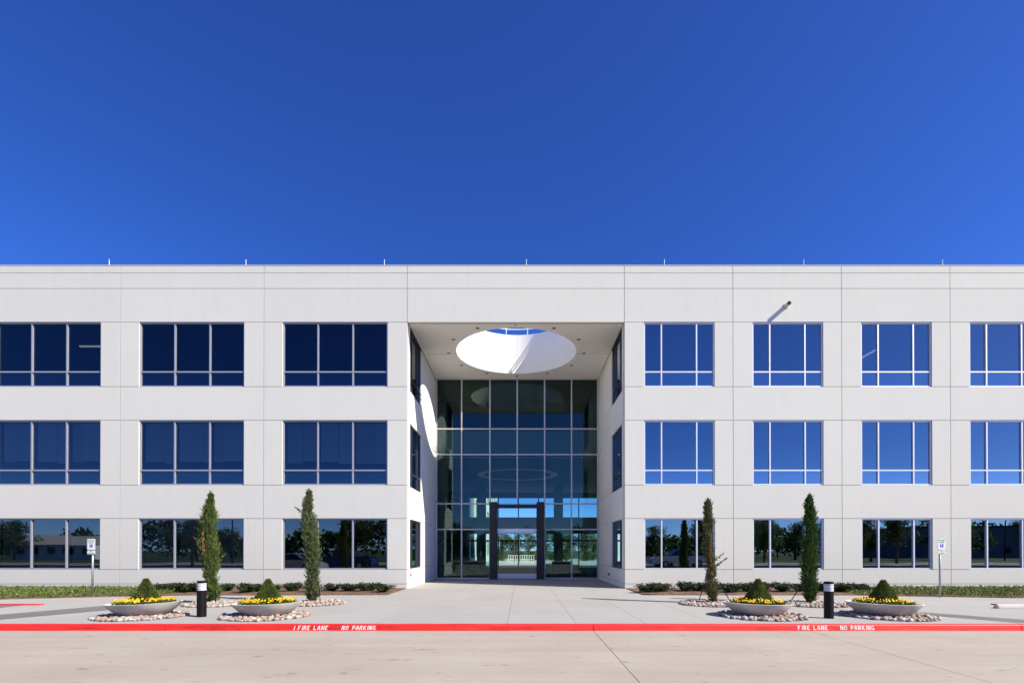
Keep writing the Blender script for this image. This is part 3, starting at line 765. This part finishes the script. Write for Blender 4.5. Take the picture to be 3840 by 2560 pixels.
def cypress(px, py, prof, base, sc_px, mat, dens, lab, seed, extra=(), rust=None):
    rnd = random.Random(seed); x, y = gnd(px, py)
    t = empty('cypress_tree', (x, y, 0)); tag(t, lab, 'tree', 'columnar cypress trees on the plaza')
    H = (base-prof[0][0])*sc_px; xc0 = sum(prof[-1][1:])/2
    def span(z):
        l, r = interp(prof, base-z/sc_px); q = (r-l)*.03; return (l+q-xc0)*sc_px, (r-q-xc0)*sc_px
    lv = Leaves(); core = MB()
    # short leafy sprigs: each a curved twig of scale leaves
    clumps = [(rnd.uniform(0, 2*math.pi), rnd.uniform(0, H), rnd.uniform(-.10, .05)) for _ in range(60)]
    ns = int(1900*dens)
    for _ in range(ns):
        z = rnd.random()**.95*H*.985+.01
        l, r = span(z); c, hw = (l+r)/2, max(.012, (r-l)/2*.97-.075*min(1, (r-l)/.4))
        a = rnd.uniform(0, 2*math.pi)
        k = min(clumps, key=lambda q: ((q[0]-a+math.pi) % (2*math.pi)-math.pi)**2*.12+(q[1]-z)**2)
        rad = hw*(rnd.uniform(.25, 1.0)**.5)*.96+k[2]*min(1, hw/.2)
        p = Vector((c+rad*math.cos(a), rad*math.sin(a)*.95, z))
        out = Vector((math.cos(a), math.sin(a), 0))
        d = (out*rnd.uniform(.15, .8)+Vector((0,0,1))*rnd.uniform(.5, 1.1)+rv(rnd)*.35).normalized()
        L = rnd.uniform(.12, .24)*(.35+.65*min(1, hw/.22)); bend = Vector((rnd.gauss(0,.3), rnd.gauss(0,.3), .45))
        n = 8
        for j in range(n):
            f_ = j/n; q = p+d*L*f_+bend*L*f_*f_*.5
            dd = (d+bend*f_+rv(rnd)*.5).normalized()
            lv.leaf(q, dd, rv(rnd), rnd.uniform(.045, .085)*(1.15-.4*f_), rnd.uniform(.016, .028))
    for _ in range(40):                      # thin leader at the tip
        z = H*rnd.uniform(.95, 1.02); l, r = interp(prof, max(prof[0][0], base-z/sc_px)); c = ((l+r)/2-xc0)*sc_px
        lv.leaf(Vector((c+rnd.gauss(0,.012), rnd.gauss(0,.012), z)), Vector((0,0,1))+rv(rnd)*.4, rv(rnd), .08, .018)
    for (ez, ex, L) in extra:                # stray branches
        l, r = span(ez); st = Vector((l if ex < 0 else r, 0, ez)); dr = Vector((ex, -.2, .75)).normalized()
        for j in range(60):
            u = rnd.random(); q = st+dr*L*u+rv(rnd)*.035*(1.1-u)
            lv.leaf(q, dr+rv(rnd)*.6, rv(rnd), .06, .018)
    lv.build('crown', mat, t)
    pts = [(sum(span(z))/2*.9, 0, z) for z in [H*k/9 for k in range(10)]]
    core.tube(pts, [max(.012, .045*(1-k/10)) for k in range(10)], 8); 
    core.build('trunk', M['bark'], t, True)
    if rust:
        rb = Leaves()
        for (z0, z1, fx) in rust:
            for _ in range(70):
                z = rnd.uniform(z0, z1); l, r = span(z); cxx = (l+r)/2; hw = (r-l)/2
                ux = fx+rnd.gauss(0, .05); yy = -math.sqrt(max(0, 1-ux*ux))*hw*.95
                rb.leaf(Vector((cxx+ux*hw, yy, z)), Vector((0,-.1,1))+rv(rnd)*.4, rv(rnd), .06, .02)
        rb.build('dead_twigs', M['rust'], t)
    return t
P1 = [(180,1549,1552),(215,1541,1562),(255,1526,1578),(300,1490,1592),(400,1476,1608),(480,1454,1613),(560,1452,1626),(650,1466,1627),(720,1482,1610),(800,1490,1614),(860,1498,1622),(930,1508,1630),(985,1525,1608)]
P2 = [(150,512,514),(200,496,531),(260,464,541),(330,448,550),(400,452,582),(480,456,590),(560,468,600),(640,466,608),(700,474,605),(780,480,600),(860,480,600),(930,474,600),(972,488,584)]
P3 = [(285,783,792),(340,758,824),(400,742,836),(480,736,850),(560,722,856),(640,734,856),(720,730,850),(800,744,856),(860,760,862),(930,758,868),(1000,748,880),(1080,742,890),(1150,762,895),(1226,790,895)]
P4 = [(245,1714,1718),(300,1688,1732),(400,1658,1770),(500,1642,1785),(600,1640,1790),(700,1632,1786),(800,1626,1786),(900,1626,1790),(1000,1626,1790),(1100,1627,1800),(1180,1638,1800),(1228,1662,1770)]
s1, s2 = .004065, .003252
cypress(488, 1384, P1, 985, s1, M['cyp_a'], 1.1, 'tall bushy olive green cypress behind the left bollard light', 11, rust=[(1.45, 2.1, .05)])
cypress(717, 1382, P2, 972, s1*1.012, M['cyp_b'], 1.0, 'slim leaning grey green cypress nearest the entrance on its left', 12, extra=[(1.35, -1, .22), (2.75, -.9, .22)])
cypress(1639, 1384.5, P3, 1226, s2, M['cyp_c'], .8, 'thin ragged cypress with brown patches and stray branch right of entrance', 13, extra=[(1.12, 1.0, .40), (1.28, .8, .3), (1.1, .9, .2)], rust=[(1.5, 2.0, .1), (1.1, 1.5, -.1)])
cypress(1861, 1384.5, P4, 1228, s2, M['cyp_d'], 1.35, 'dense dark green cypress just left of the right bollard light', 14)
# guy stakes at the cypresses
for (a, b, lab) in (((583, 866), (590, 995), 'thin black stake against front of the leaning left cypress'), ((1583, 880), (1586, 985), 'thin black stake against front of the bushy left cypress')):
    f = (900 if a[0] < 1000 else 0)
    q = [((k[0]/1.96+f)/1.6327, (k[1]/1.96+1760)/1.6327) for k in (a, b)]
    x, y = gnd(*q[1]); zt = EYE-(q[0][1]-HY)*(y+D)/F
    mb = MB(); mb.tube([(gx(q[0][0], y+D)-x, .02, zt), (0, 0, -.02)], .011, 6); tag(mb.build('tree_stake', M['black'], loc=(x, y, 0)), lab, 'stake', 'tree stakes')
for (a, b, lab) in (((728, 1070), (690, 1195), 'black stake leaning on left side of the ragged cypress'), ((882, 1030), (968, 1195), 'black stake leaning on right side of the ragged cypress'), ((1628, 1068), (1520, 1217), 'black stake leaning on left side of dense dark cypress')):
    q = [((k[0]/2.45+2340)/1.6327, (k[1]/2.45+1760)/1.6327) for k in (a, b)]
    x, y = gnd(*q[1]); zt = EYE-(q[0][1]-HY)*(y+D)/F
    mb = MB(); mb.tube([(gx(q[0][0], y+D)-x, .03, zt), (0, 0, -.02)], .014, 6); tag(mb.build('tree_stake', M['black'], loc=(x, y, 0)), lab, 'stake', 'tree stakes')

# ------------------------------------------------------------------ planters
def planter(px0, px1, tilt, where, seed, top_py):
    rnd = random.Random(seed)
    dep = 12.6; xc = gx((px0+px1)/2, dep); y = dep-D; RR = (px1-px0)/2*dep/F
    zr = .325
    b = MB()
    b.lathe([(.30, .02), (.50, .022), (.60, .07), (.715, .15), (.81, .235), (.872, .305), (.885, zr-.004), (.873, zr), (.842, zr), (.80, zr-.03), (.74, zr-.06), (.05, zr-.06)], 56, RR/.885, RR/.885*.80)
    root = b.build('planter_bowl', M['bowl'], loc=(xc, y, 0), smooth=True); root.rotation_euler = (0, tilt, 0)
    e = root.modifiers.new('e', 'EDGE_SPLIT'); e.split_angle = R(38)
    tag(root, f'wide shallow grey concrete planter bowl {where}', 'planter', 'concrete planter bowls along the kerb')
    sy = .80
    sm = MB(); sm.lathe([(.74*RR/.885, zr-.05), (.5*RR/.885, zr-.03), (.05, zr-.02)], 40, 1, sy); sm.build('soil', M['soil'], root, True)
    # pansies
    fl = empty('pansy_flowers', (xc, y, 0)); tag(fl, f'yellow pansies filling the planter bowl {where}', 'flowers', 'yellow pansies in the planter bowls')
    lv = Leaves(); pt = Leaves()
    rx = .70*RR/.885
    for _ in range(1500):
        a = rnd.uniform(0, 2*math.pi); r = math.sqrt(rnd.uniform(.06, 1)); x = r*rx*math.cos(a); yy = r*rx*sy*math.sin(a)
        z = zr-.05-x*math.tan(tilt)+rnd.uniform(0, .12)*(1.05-r*.4)
        lv.leaf(Vector((x, yy, z)), Vector((math.cos(a)*.6, math.sin(a)*.6, .8))+rv(rnd)*.7, rv(rnd), rnd.uniform(.035, .06), rnd.uniform(.02, .032))
    for i in range(150):
        a = rnd.uniform(0, 2*math.pi); r = math.sqrt(rnd.uniform(.18, .97)); x = r*rx*math.cos(a); yy = r*rx*sy*math.sin(a)
        z = zr+.035-x*math.tan(tilt)+rnd.uniform(-.01, .055)+(1-r)*.05
        nrm = (Vector((.25, -.75, .6))+rv(rnd)*.45).normalized(); c = Vector((x, yy, z)); u = nrm.orthogonal().normalized(); v = nrm.cross(u)
        sz = rnd.uniform(.019, .028)
        for j in range(5):
            t = 2*math.pi*j/5+rnd.uniform(-.2, .2); d = (u*math.cos(t)+v*math.sin(t)+nrm*.25)
            pt.leaf(c, d, nrm, sz*1.15, sz*1.25)
    lv.build('foliage', M['pansyleaf'], fl); pt.build('blossoms', M['petal'], fl)
    # clipped cone
    zt = EYE-(top_py-HY)*dep/F; h = zt-zr+.04
    tp = empty('topiary_cone', (xc+.02, y+.02, zr-.04)); tag(tp, f'small clipped conical evergreen in the planter bowl {where}', 'shrub', 'conical evergreens in the planter bowls')
    lv = Leaves()
    rnd0 = rnd.random()
    for _ in range(7500):
        u = rnd.random()**1.25; z = u*h
        rad = (.33+.04*rnd0)*(1-u)**1.0*(.72+.28*min(1, u*5+.3))*(rnd.uniform(.45, 1)**.4)*rnd.uniform(.9, 1.06)+.012
        a = rnd.uniform(0, 2*math.pi); out = Vector((math.cos(a), math.sin(a), 0))
        lv.leaf(Vector((rad*math.cos(a), rad*math.sin(a), z)), out*.6+Vector((0,0,1))*rnd.uniform(.3, 1)+rv(rnd)*.5, rv(rnd), rnd.uniform(.04, .07), rnd.uniform(.013, .02))
    lv.build('crown', M['topiary'], tp)
    mb = MB(); mb.tube([(0, 0, -.02), (0, 0, h*.8)], [.03, .008], 8); mb.build('stem', M['bark'], tp)
    return xc, y, RR
PLN = [planter(252, 413, R(-1.9), 'left of the left bollard light', 21, 1331), planter(537, 690, R(-1.3), 'right of the left bollard light', 22, 1332),
       planter(1664, 1816, R(1.0), 'left of the right bollard light', 23, 1332), planter(1947, 2109, R(1.5), 'right of the right bollard light', 24, 1334)]

# ------------------------------------------------------------------ river stones
SM = []
rs = random.Random(5)
for k in range(10):
    mb = MB(); sx, sy, sz = rs.uniform(.8, 1.25), rs.uniform(.7, 1), rs.uniform(.5, .75); ph = [rs.uniform(0, 6) for _ in range(4)]
    base = 0; n, m = 10, 6
    for i in range(m+1):
        th = math.pi*i/m
        for j in range(n):
            p = 2*math.pi*j/n; w = 1+.10*math.sin(2*p+ph[0])+.07*math.sin(3*p+ph[1])*math.sin(th)+.06*math.sin(2*th+ph[2])
            mb.v.append((math.sin(th)*math.cos(p)*sx*w, math.sin(th)*math.sin(p)*sy*w, math.cos(th)*sz*w))
    for i in range(m):
        for j in range(n): mb.f.append((i*n+j, i*n+(j+1) % n, (i+1)*n+(j+1) % n, (i+1)*n+j)); mb.m.append(0)
    SM.append((mb, mb.mesh('river_stone', STONE[k % 5], True)))
beds = []
for (xc, y, RR), side in zip(PLN, ('left of the left bollard', 'right of the left bollard', 'left of the right bollard', 'right of the right bollard')):
    beds.append((xc+.03, y-.11, 1.0, .95, 'the planter '+side, True))
for px, py, r, nm in ((497, 1387.5, .88, 'the bushy left cypress'), (722, 1385.5, .88, 'the leaning left cypress'), (1637, 1387, .95, 'the ragged right cypress'), (1867, 1388.5, .95, 'the dense dark right cypress')):
    x, y = gnd(px, py); beds.append((x, y, r, .80, nm, False))
single = []; rest = []
rnd = random.Random(8)
for (bx, by, ra, rb, nm, near) in beds:
    pts = []
    tries = 0
    while tries < 2600:
        tries += 1
        a = rnd.uniform(0, 2*math.pi); r = math.sqrt(rnd.random()); x = bx+ra*r*math.cos(a); y = by+rb*r*math.sin(a)
        s = rnd.uniform(.036, .072)
        if near and (x-bx+.03)**2+((y-by-.11)/.8)**2 < .50**2: continue
        if all((x-q[0])**2+((y-q[1])*1.05)**2 > (.78*(s+q[2]))**2 for q in pts): pts.append((x, y, s))
    pts.sort(key=lambda q: q[1])
    for i, q in enumerate(pts):
        item = (q[0], q[1], q[2], rnd.randrange(10), rnd.uniform(0, 6.28), rnd.uniform(-.25, .25), nm)
        (single if near and i < 75 else rest).append(item)
    mb = MB(); mb.poly([(bx+ra*1.0*math.cos(R(k*10))*(1+.03*math.sin(k*1.7)), by+rb*1.0*math.sin(R(k*10))*(1+.03*math.cos(k*2.3)), .006) for k in range(36)])
    tag(mb.build('gravel_bed', plain('grit', (.25,.21,.18), .95, noise=.4, nscale=40)), kind='structure')
for (x, y, s, k, rz, tl, nm) in single:
    o = bpy.data.objects.new('river_stone', SM[k][1]); COL.objects.link(o)
    o.location = (x, y, .006+s*.38); o.scale = (s, s, s); o.rotation_euler = (tl, tl*.7, rz)
    tag(o, f'rounded river stone at the front under {nm}', 'stone', f'river stones under {nm}')
mb = MB(); big = {'m': []}
for (x, y, s, k, rz, tl, nm) in rest:
    mat = Matrix.Translation((x, y, .006+s*.38)) @ Matrix.Rotation(rz, 4, 'Z') @ Matrix.Rotation(tl, 4, 'X') @ Matrix.Scale(s, 4)
    b = len(mb.v); src = SM[k][0]
    mb.v += [tuple(mat @ Vector(v)) for v in src.v]; mb.f += [tuple(b+i for i in f) for f in src.f]; mb.m += [k % 5]*len(src.f)
tag(mb.build('river_stones', STONE, smooth=True), 'pinkish river stones ringed around the planters and cypress trunks', 'stones', kind='stuff')

# ------------------------------------------------------------------ shrubs along the wall
SV = []
for k in range(4):
    rnd = random.Random(40+k); lv = Leaves(); nv = Leaves()
    stems = [(rnd.uniform(0, 6.28), rnd.uniform(.1, .46), rnd.uniform(.26, .46)) for _ in range(17)]
    for (a, r, h) in stems:
        for _ in range(95):
            u = rnd.uniform(.25, 1); p = Vector((r*u*math.cos(a), r*u*math.sin(a), h*u))+rv(rnd)*.075
            lv.leaf(p, rv(rnd)+Vector((0,0,.5)), rv(rnd), rnd.uniform(.06, .10), rnd.uniform(.03, .048))
    for (a, r, h) in stems[:2]:
        for _ in range(5):
            p = Vector((r*math.cos(a), r*math.sin(a), h*rnd.uniform(.3, .8)))+rv(rnd)*.06
            nv.leaf(p, rv(rnd)+Vector((0,0,.5)), rv(rnd), .06, .03)
    SV.append((lv, nv, stems))
protos = {}
def shrub(x, y, s, rz, k, lab, grp):
    if k not in protos:
        e = empty('low_shrub', (0,0,0)); lv, nv, stems = SV[k]
        lv.build('foliage', M['shrub'], e); nv.build('bronze_leaves', M['bronzeleaf'], e)
        mb = MB()
        for (a, r, h) in stems[:7]: mb.tube([(0,0,-.03), (r*.5*math.cos(a), r*.5*math.sin(a), h*.6), (r*math.cos(a), r*math.sin(a), h)], [.012, .008, .004], 5)
        mb.build('stem', M['bark'], e); protos[k] = e; o = e
    else: o = copy_tree(protos[k])
    o.location = (x, y, .02); o.rotation_euler = (0, 0, rz); o.scale = (s*1.25, s*1.1, s*.60)
    tag(o, lab, 'shrub', grp)
rnd = random.Random(77)
for side, pxs in (('left', (880, 843, 800, 757, 716, 672, 632, 596, 560, 522, 484, 446, 412, 380)), ('right', (1489, 1526, 1566, 1600, 1640, 1680, 1718, 1757, 1795, 1835, 1872, 1908, 1944, 1976))):
    for i, px in enumerate(pxs):
        dep = D-rnd.uniform(1.35, 2.2); x = gx(px+rnd.uniform(-7, 7), dep)
        shrub(x, dep-D, rnd.uniform(.92, 1.2), rnd.uniform(0, 6), (i*3+len(side)) % 4, f'{ordinal(i)} low dark green shrub counting outward from the entrance along the {side} wall', f'low shrubs along the {side} wall')

# ground cover strips at the far left and right
rnd = random.Random(9); lv = Leaves()
for P, xa, xb in ((LB, -25, -12.6), (RB, 12.0, 25)):
    cnt = 0
    while cnt < 15000:
        x = rnd.uniform(xa, xb); y = rnd.uniform(-5.3, -.25)
        if not inpoly(x, y, P): continue
        cnt += 1
        z = .02+rnd.random()**1.6*.10
        lv.leaf(Vector((x, y, z)), rv(rnd)*.8+Vector((0,0,.8)), rv(rnd), rnd.uniform(.06, .13), rnd.uniform(.025, .045))
tag(lv.build('ground_cover', M['cover']), 'yellow green low ground cover in the strips below the outer windows', 'ground cover', kind='stuff')

# ------------------------------------------------------------------ lobby furniture, pendants
def armchair(x, y, rz, lab):
    e = empty('lobby_armchair', (x, y, 0), rz); tag(e, lab, 'armchair', 'lobby armchairs')
    for nm, bx in (('seat', (-.36,.36,-.36,.36,.16,.44)), ('backrest', (-.36,.36,.37,.52,.16,.86))):
        mb = MB(); mb.box(*bx); o = mb.build(nm, M['dark'], e); bv = o.modifiers.new('b', 'BEVEL'); bv.width = .05; bv.segments = 3
    for sx in (-1, 1):
        mb = MB(); mb.box(sx*.37, sx*.48, -.36, .52, .16, .62); o = mb.build('armrest', M['dark'], e); bv = o.modifiers.new('b', 'BEVEL'); bv.width = .04; bv.segments = 3
        for sy in (-.3, .42): mb = MB(); mb.tube([(sx*.38, sy, 0), (sx*.38, sy, .17)], .018, 8); mb.build('leg', M['steel'], e)
armchair(2.2, 13, R(200), 'dark armchair inside the lobby right of the doors')
armchair(3.3, 13.4, R(150), 'dark armchair beside the right lobby wall')
armchair(-3.2, 14, R(20), 'dark armchair inside the lobby left of the doors')
e = empty('lobby_table', (1.7, 10.6, 0)); tag(e, 'thin legged side table inside the lobby right of the doors', 'table')
mb = MB(); mb.box(-.5, .5, -.3, .3, .70, .74); mb.build('table_top', M['dark'], e)
for sx in (-.46, .46):
    for sy in (-.26, .26): mb = MB(); mb.tube([(sx, sy, 0), (sx, sy, .70)], .015, 6); mb.build('leg', M['steel'], e)
lm = emit('lamp_strip', (1, .86, .68), .9)
for nm, (x0, x1, y0, y1, z), lab in (('a', (-19.6, -18.62, 1.5, 1.58, 10.62), 'lit strip lamp behind the top floor window furthest left'), ('b', (15.95, 16.03, 1.75, 2.95, 10.6), 'lit strip lamp behind the third top floor window right of entrance')):
    e = empty('strip_lamp', ((x0+x1)/2, (y0+y1)/2, z)); tag(e, lab, 'lamp', 'strip lamps in the top floor offices')
    mb = MB(); hx, hy = (x1-x0)/2, (y1-y0)/2; mb.box(-hx, hx, -hy, hy, -.02, .03); mb.build('diffuser', lm, e)
    mb = MB(); mb.box(-hx-.004, hx+.004, -hy-.004, hy+.004, .031, .06)
    mb.tube([(-hx*.7, 0, .06), (-hx*.7, 0, .54)], .004, 4); mb.tube([(hx*.7, 0, .06), (hx*.7, 0, .54)], .004, 4); mb.build('housing', M['galv'], e)

# ------------------------------------------------------------------ beyond the lobby and across the drive
def tree_mesh(seed, n):
    rnd = random.Random(seed); lv = Leaves(); tk = MB()
    tk.tube([(0,0,-.3), (.03,.02,1.2), (-.02,.05,3.2)], [.16, .12, .07], 8)
    cl = []
    for _ in range(26):
        a = rnd.uniform(0, 6.28); r = rnd.uniform(.2, 1.9); z = rnd.uniform(1.9, 5.6); r *= math.sin(math.pi*min(1, max(.12, (z-1.4)/4.6)))*1.1
        c = Vector((r*math.cos(a), r*math.sin(a), z)); cl.append((c, rnd.uniform(.4, .85)))
        tk.tube([(0, 0, max(1.0, z*.55)), tuple(c)], [.05, .015], 5)
    for _ in range(n):
        c, s = rnd.choice(cl); p = c+rv(rnd)*s*rnd.random()**.4
        lv.leaf(p, rv(rnd), rv(rnd), rnd.uniform(.16, .3), rnd.uniform(.09, .15))
    return lv, tk
TR = [tree_mesh(60+k, 2600) for k in range(3)]; tproto = {}
def tree(x, y, h, k, rz, lab, grp, wide=1, zb=-.2):
    if k not in tproto:
        e = empty('leafy_tree'); lv, tk = TR[k]; lv.build('crown', M['tree'], e); tk.build('trunk', M['bark'], e, True); tproto[k] = e; o = e
    else: o = copy_tree(tproto[k])
    o.location = (x, y, zb); o.scale = (h/6*wide, h/6*wide, h/6); o.rotation_euler = (0, 0, rz); tag(o, lab, 'tree', grp)
rnd = random.Random(31)
for i in range(11):
    tree(-3.0+i*2.4+rnd.uniform(-.5, .5), 72+rnd.uniform(-6, 12), rnd.uniform(4.6, 7.2), i % 3, rnd.uniform(0, 6), 'sunlit leafy tree beyond the courtyard seen through the lobby', 'trees beyond the courtyard', 1.35)
for i in range(9):
    tree(-2.5+i*1.9+rnd.uniform(-.5, .5), 56+rnd.uniform(-3, 3), rnd.uniform(1.7, 2.4), i % 3, rnd.uniform(0, 6), 'low bushy tree behind the white terrace fence seen through the doors', 'low trees behind the terrace fence', 1.7, -.6)
for i in range(34):
    s = -1 if i % 2 else 1
    tree(s*rnd.uniform(16, 118)+2, -rnd.uniform(58, 100), rnd.uniform(5.0, 9.5), i % 3, rnd.uniform(0, 6), 'leafy tree across the drive, seen only as a window reflection', 'trees across the drive', rnd.uniform(1.1, 1.7))
for i in range(6):
    tree(-9+i*4.2, -rnd.uniform(75, 95), rnd.uniform(4.5, 6.5), i % 3, rnd.uniform(0, 6), 'leafy tree across the drive, seen only as a window reflection', 'trees across the drive', 1.6)
for x, y, h in ((-46, -52, 7.5), (24, -45, 8.5), (41, -42, 8), (50, -47, 9), (34, -50, 7)):
    tree(x, y, h, 1, x, 'leafy tree across the drive, seen only as a window reflection', 'trees across the drive', .75)
rnd = random.Random(90); lv = Leaves()
for _ in range(22000):
    x = rnd.uniform(-190, 190)
    if -10 < x < 8 and rnd.random() < .7: continue
    top = 5.6+2.2*math.sin(x*.11)+1.7*math.sin(x*.31+1)+1.0*math.sin(x*.83)
    z = -.2+top*math.sqrt(rnd.random()); y = -118+rnd.gauss(0, 3)*(1.2-z/12)
    lv.leaf(Vector((x, y, z)), rv(rnd), rv(rnd), rnd.uniform(.9, 1.7), rnd.uniform(.6, 1.0))
tag(lv.build('distant_wood', M['tree']), 'far dark belt of woodland across the drive, seen as a window reflection', 'woodland', kind='stuff')
# white terrace fence behind the lobby
e = empty('terrace_fence', (0, 38, 0)); tag(e, 'white slatted terrace fence behind the lobby seen through the doors', 'fence')
mb = MB()
for zz in (.08, .5, .92): mb.box(-1.5, 1.5, -.02, .02, zz, zz+.07)
mb.build('rail', M['white'], e)
mb = MB(); rn = random.Random(4)
for k in range(12): mb.box(-1.5+k*.265, -1.42+k*.265, -.05, -.021, .04, .98)
mb.build('slats', M['white'], e)
# parking area, grass island, cars, lamps, low buildings across the drive
mb = MB(); mb.box(-140, 140, -50, -34, -.3, -.165); tag(mb.build('parking_lot', M['lot']), kind='structure')
mb = MB(); mb.box(-140, 140, -34.2, -34, -.3, -.06); mb.box(-64, 68, -26.6, -26.4, -.3, -.05); tag(mb.build('island_kerb', M['lot']), kind='structure')
def car(x, y, rz, col, kind, lab):
    e = empty('pickup_truck' if kind else 'parked_car', (x, y, -.16), rz); tag(e, lab, 'truck' if kind else 'car')
    pm = plain('car_paint', col, .25, .2); gm_ = plain('car_glass', (.02,.025,.03), .05, spec=1)
    if kind: bp = [(-2.8,.45),(-2.85,.95),(-2.75,1.05),(-.75,1.08),(-.6,1.12),(1.0,1.12),(2.5,1.05),(2.75,.9),(2.8,.45)]; gp = [(-.75,1.08),(-.6,1.78),(.55,1.82),(1.25,1.12)]
    else: bp = [(-2.2,.35),(-2.25,.8),(-2.0,.98),(1.0,.95),(2.0,.78),(2.2,.6),(2.2,.3)]; gp = [(-1.7,.97),(-1.0,1.42),(.3,1.45),(1.15,.95)]
    def extr(prof, w0, w1):
        mb = MB(); n = len(prof); zs = [p[1] for p in prof]; z0, z1 = min(zs), max(zs)
        for s in (-1, 1): mb.v += [(px_, s*(w0+(w1-w0)*(pz-z0)/(z1-z0)), pz) for px_, pz in prof]
        for k in range(n): mb.f.append((k, (k+1) % n, n+(k+1) % n, n+k)); mb.m.append(0)
        mb.f += [tuple(range(n)), tuple(range(n, 2*n))[::-1]]; mb.m += [0, 0]
        return mb
    o = extr(bp, .9, .88).build('body', pm, e); bv = o.modifiers.new('b', 'BEVEL'); bv.width = .06; bv.segments = 3
    o = extr(gp, .84, .66).build('cabin_glass', gm_, e)
    mb = MB(); a, b = gp[1], gp[2]; mb.box(a[0]-.02, b[0]+.02, -.68, .68, b[1]-.03, b[1]+.03); o = mb.build('roof', pm, e); bv = o.modifiers.new('b', 'BEVEL'); bv.width = .025
    for wx_ in ((-1.75, 1.75) if kind else (-1.35, 1.35)):
        for s in (-1, 1):
            mb = MB(); mb.tube([(wx_, s*.72, .36), (wx_, s*.93, .36)], .36, 20); w_ = mb.build('wheel', M['rubber'], e)
            mb = MB(); mb.tube([(wx_, s*.90, .36), (wx_, s*.945, .36)], .21, 16); mb.build('rim', M['galv'], w_)
car(-17.2, -17.8, R(8), (.42,.43,.45), 0, 'silver car on the drive, seen only reflected in ground floor glass')
car(-15.6, -24.0, R(5), (.02,.04,.16), 1, 'dark blue pickup across the drive, seen only reflected in ground floor glass')
car(16.0, -30.5, R(178), (.62,.62,.62), 1, 'white pickup across the drive, seen only reflected in ground floor glass')
for i, (x, y) in enumerate(((-38, -47), (-28, -22.5), (15, -45), (78, -62), (68, -48))):
    e = empty('street_lamp', (x, y, -.2)); tag(e, 'tall curved street lamp across the drive, seen only as a window reflection', 'lamp post', 'street lamps across the drive')
    H = 7.0 if i != 1 else 6
    mb = MB(); mb.tube([(0, 0, 0), (0, 0, H-1), (.15, 0, H-.3), (.7, 0, H), (1.3, 0, H+.05)], [.11, .09, .07, .06, .05], 8); mb.build('pole', M['pole'], e, True)
    mb = MB(); mb.box(1.2, 1.8, -.14, .14, H-.02, H+.12); mb.build('lamp_head', M['pole'], e)
def lowbuilding(x0, x1, y, d, h, wallm, roofm, gable, lab):
    e = empty('low_building', ((x0+x1)/2, y, -.2)); tag(e, lab, 'building'); hw = (x1-x0)/2
    mb = MB(); mb.box(-hw, hw, -d, 0, 0, h); mb.build('wall', wallm, e)
    mb = MB()
    if gable: mb.poly([(-hw-.4, .4, h), (hw+.4, .4, h), (hw+.4, -d/2, h+2), (-hw-.4, -d/2, h+2)]); mb.poly([(-hw-.4, -d-.4, h), (hw+.4, -d-.4, h), (hw+.4, -d/2, h+2), (-hw-.4, -d/2, h+2)]); mb.poly([(-hw, 0, h), (-hw, -d/2, h+1.9), (-hw, -d, h)]); mb.poly([(hw, 0, h), (hw, -d/2, h+1.9), (hw, -d, h)])
    else: mb.box(-hw-.2, hw+.2, -d-.2, .2, h+.002, h+.4)
    mb.build('roof', roofm, e)
    for k in range(5): mb = MB(); xx = -hw+(k+.5)*hw*2/5; mb.box(xx-.8, xx+.8, -.01, .05, 1, 2.3); mb.build('window', M['black'], e)
lowbuilding(88, 150, -92, 25, 6.6, plain('grey_shed', (.16,.17,.18), .8), M['tarmac'], False, 'long low grey building across the drive, seen only as a reflection')
lowbuilding(-100, -84, -80, 10, 2.8, M['white'], plain('pale_roof', (.5,.48,.45), .8), True, 'pale roofed house across the drive, seen only as a reflection')
lowbuilding(-24, -11, -104, 12, 3, M['inner'], M['tarmac'], True, 'dark roofed house across the drive, seen only as a reflection')
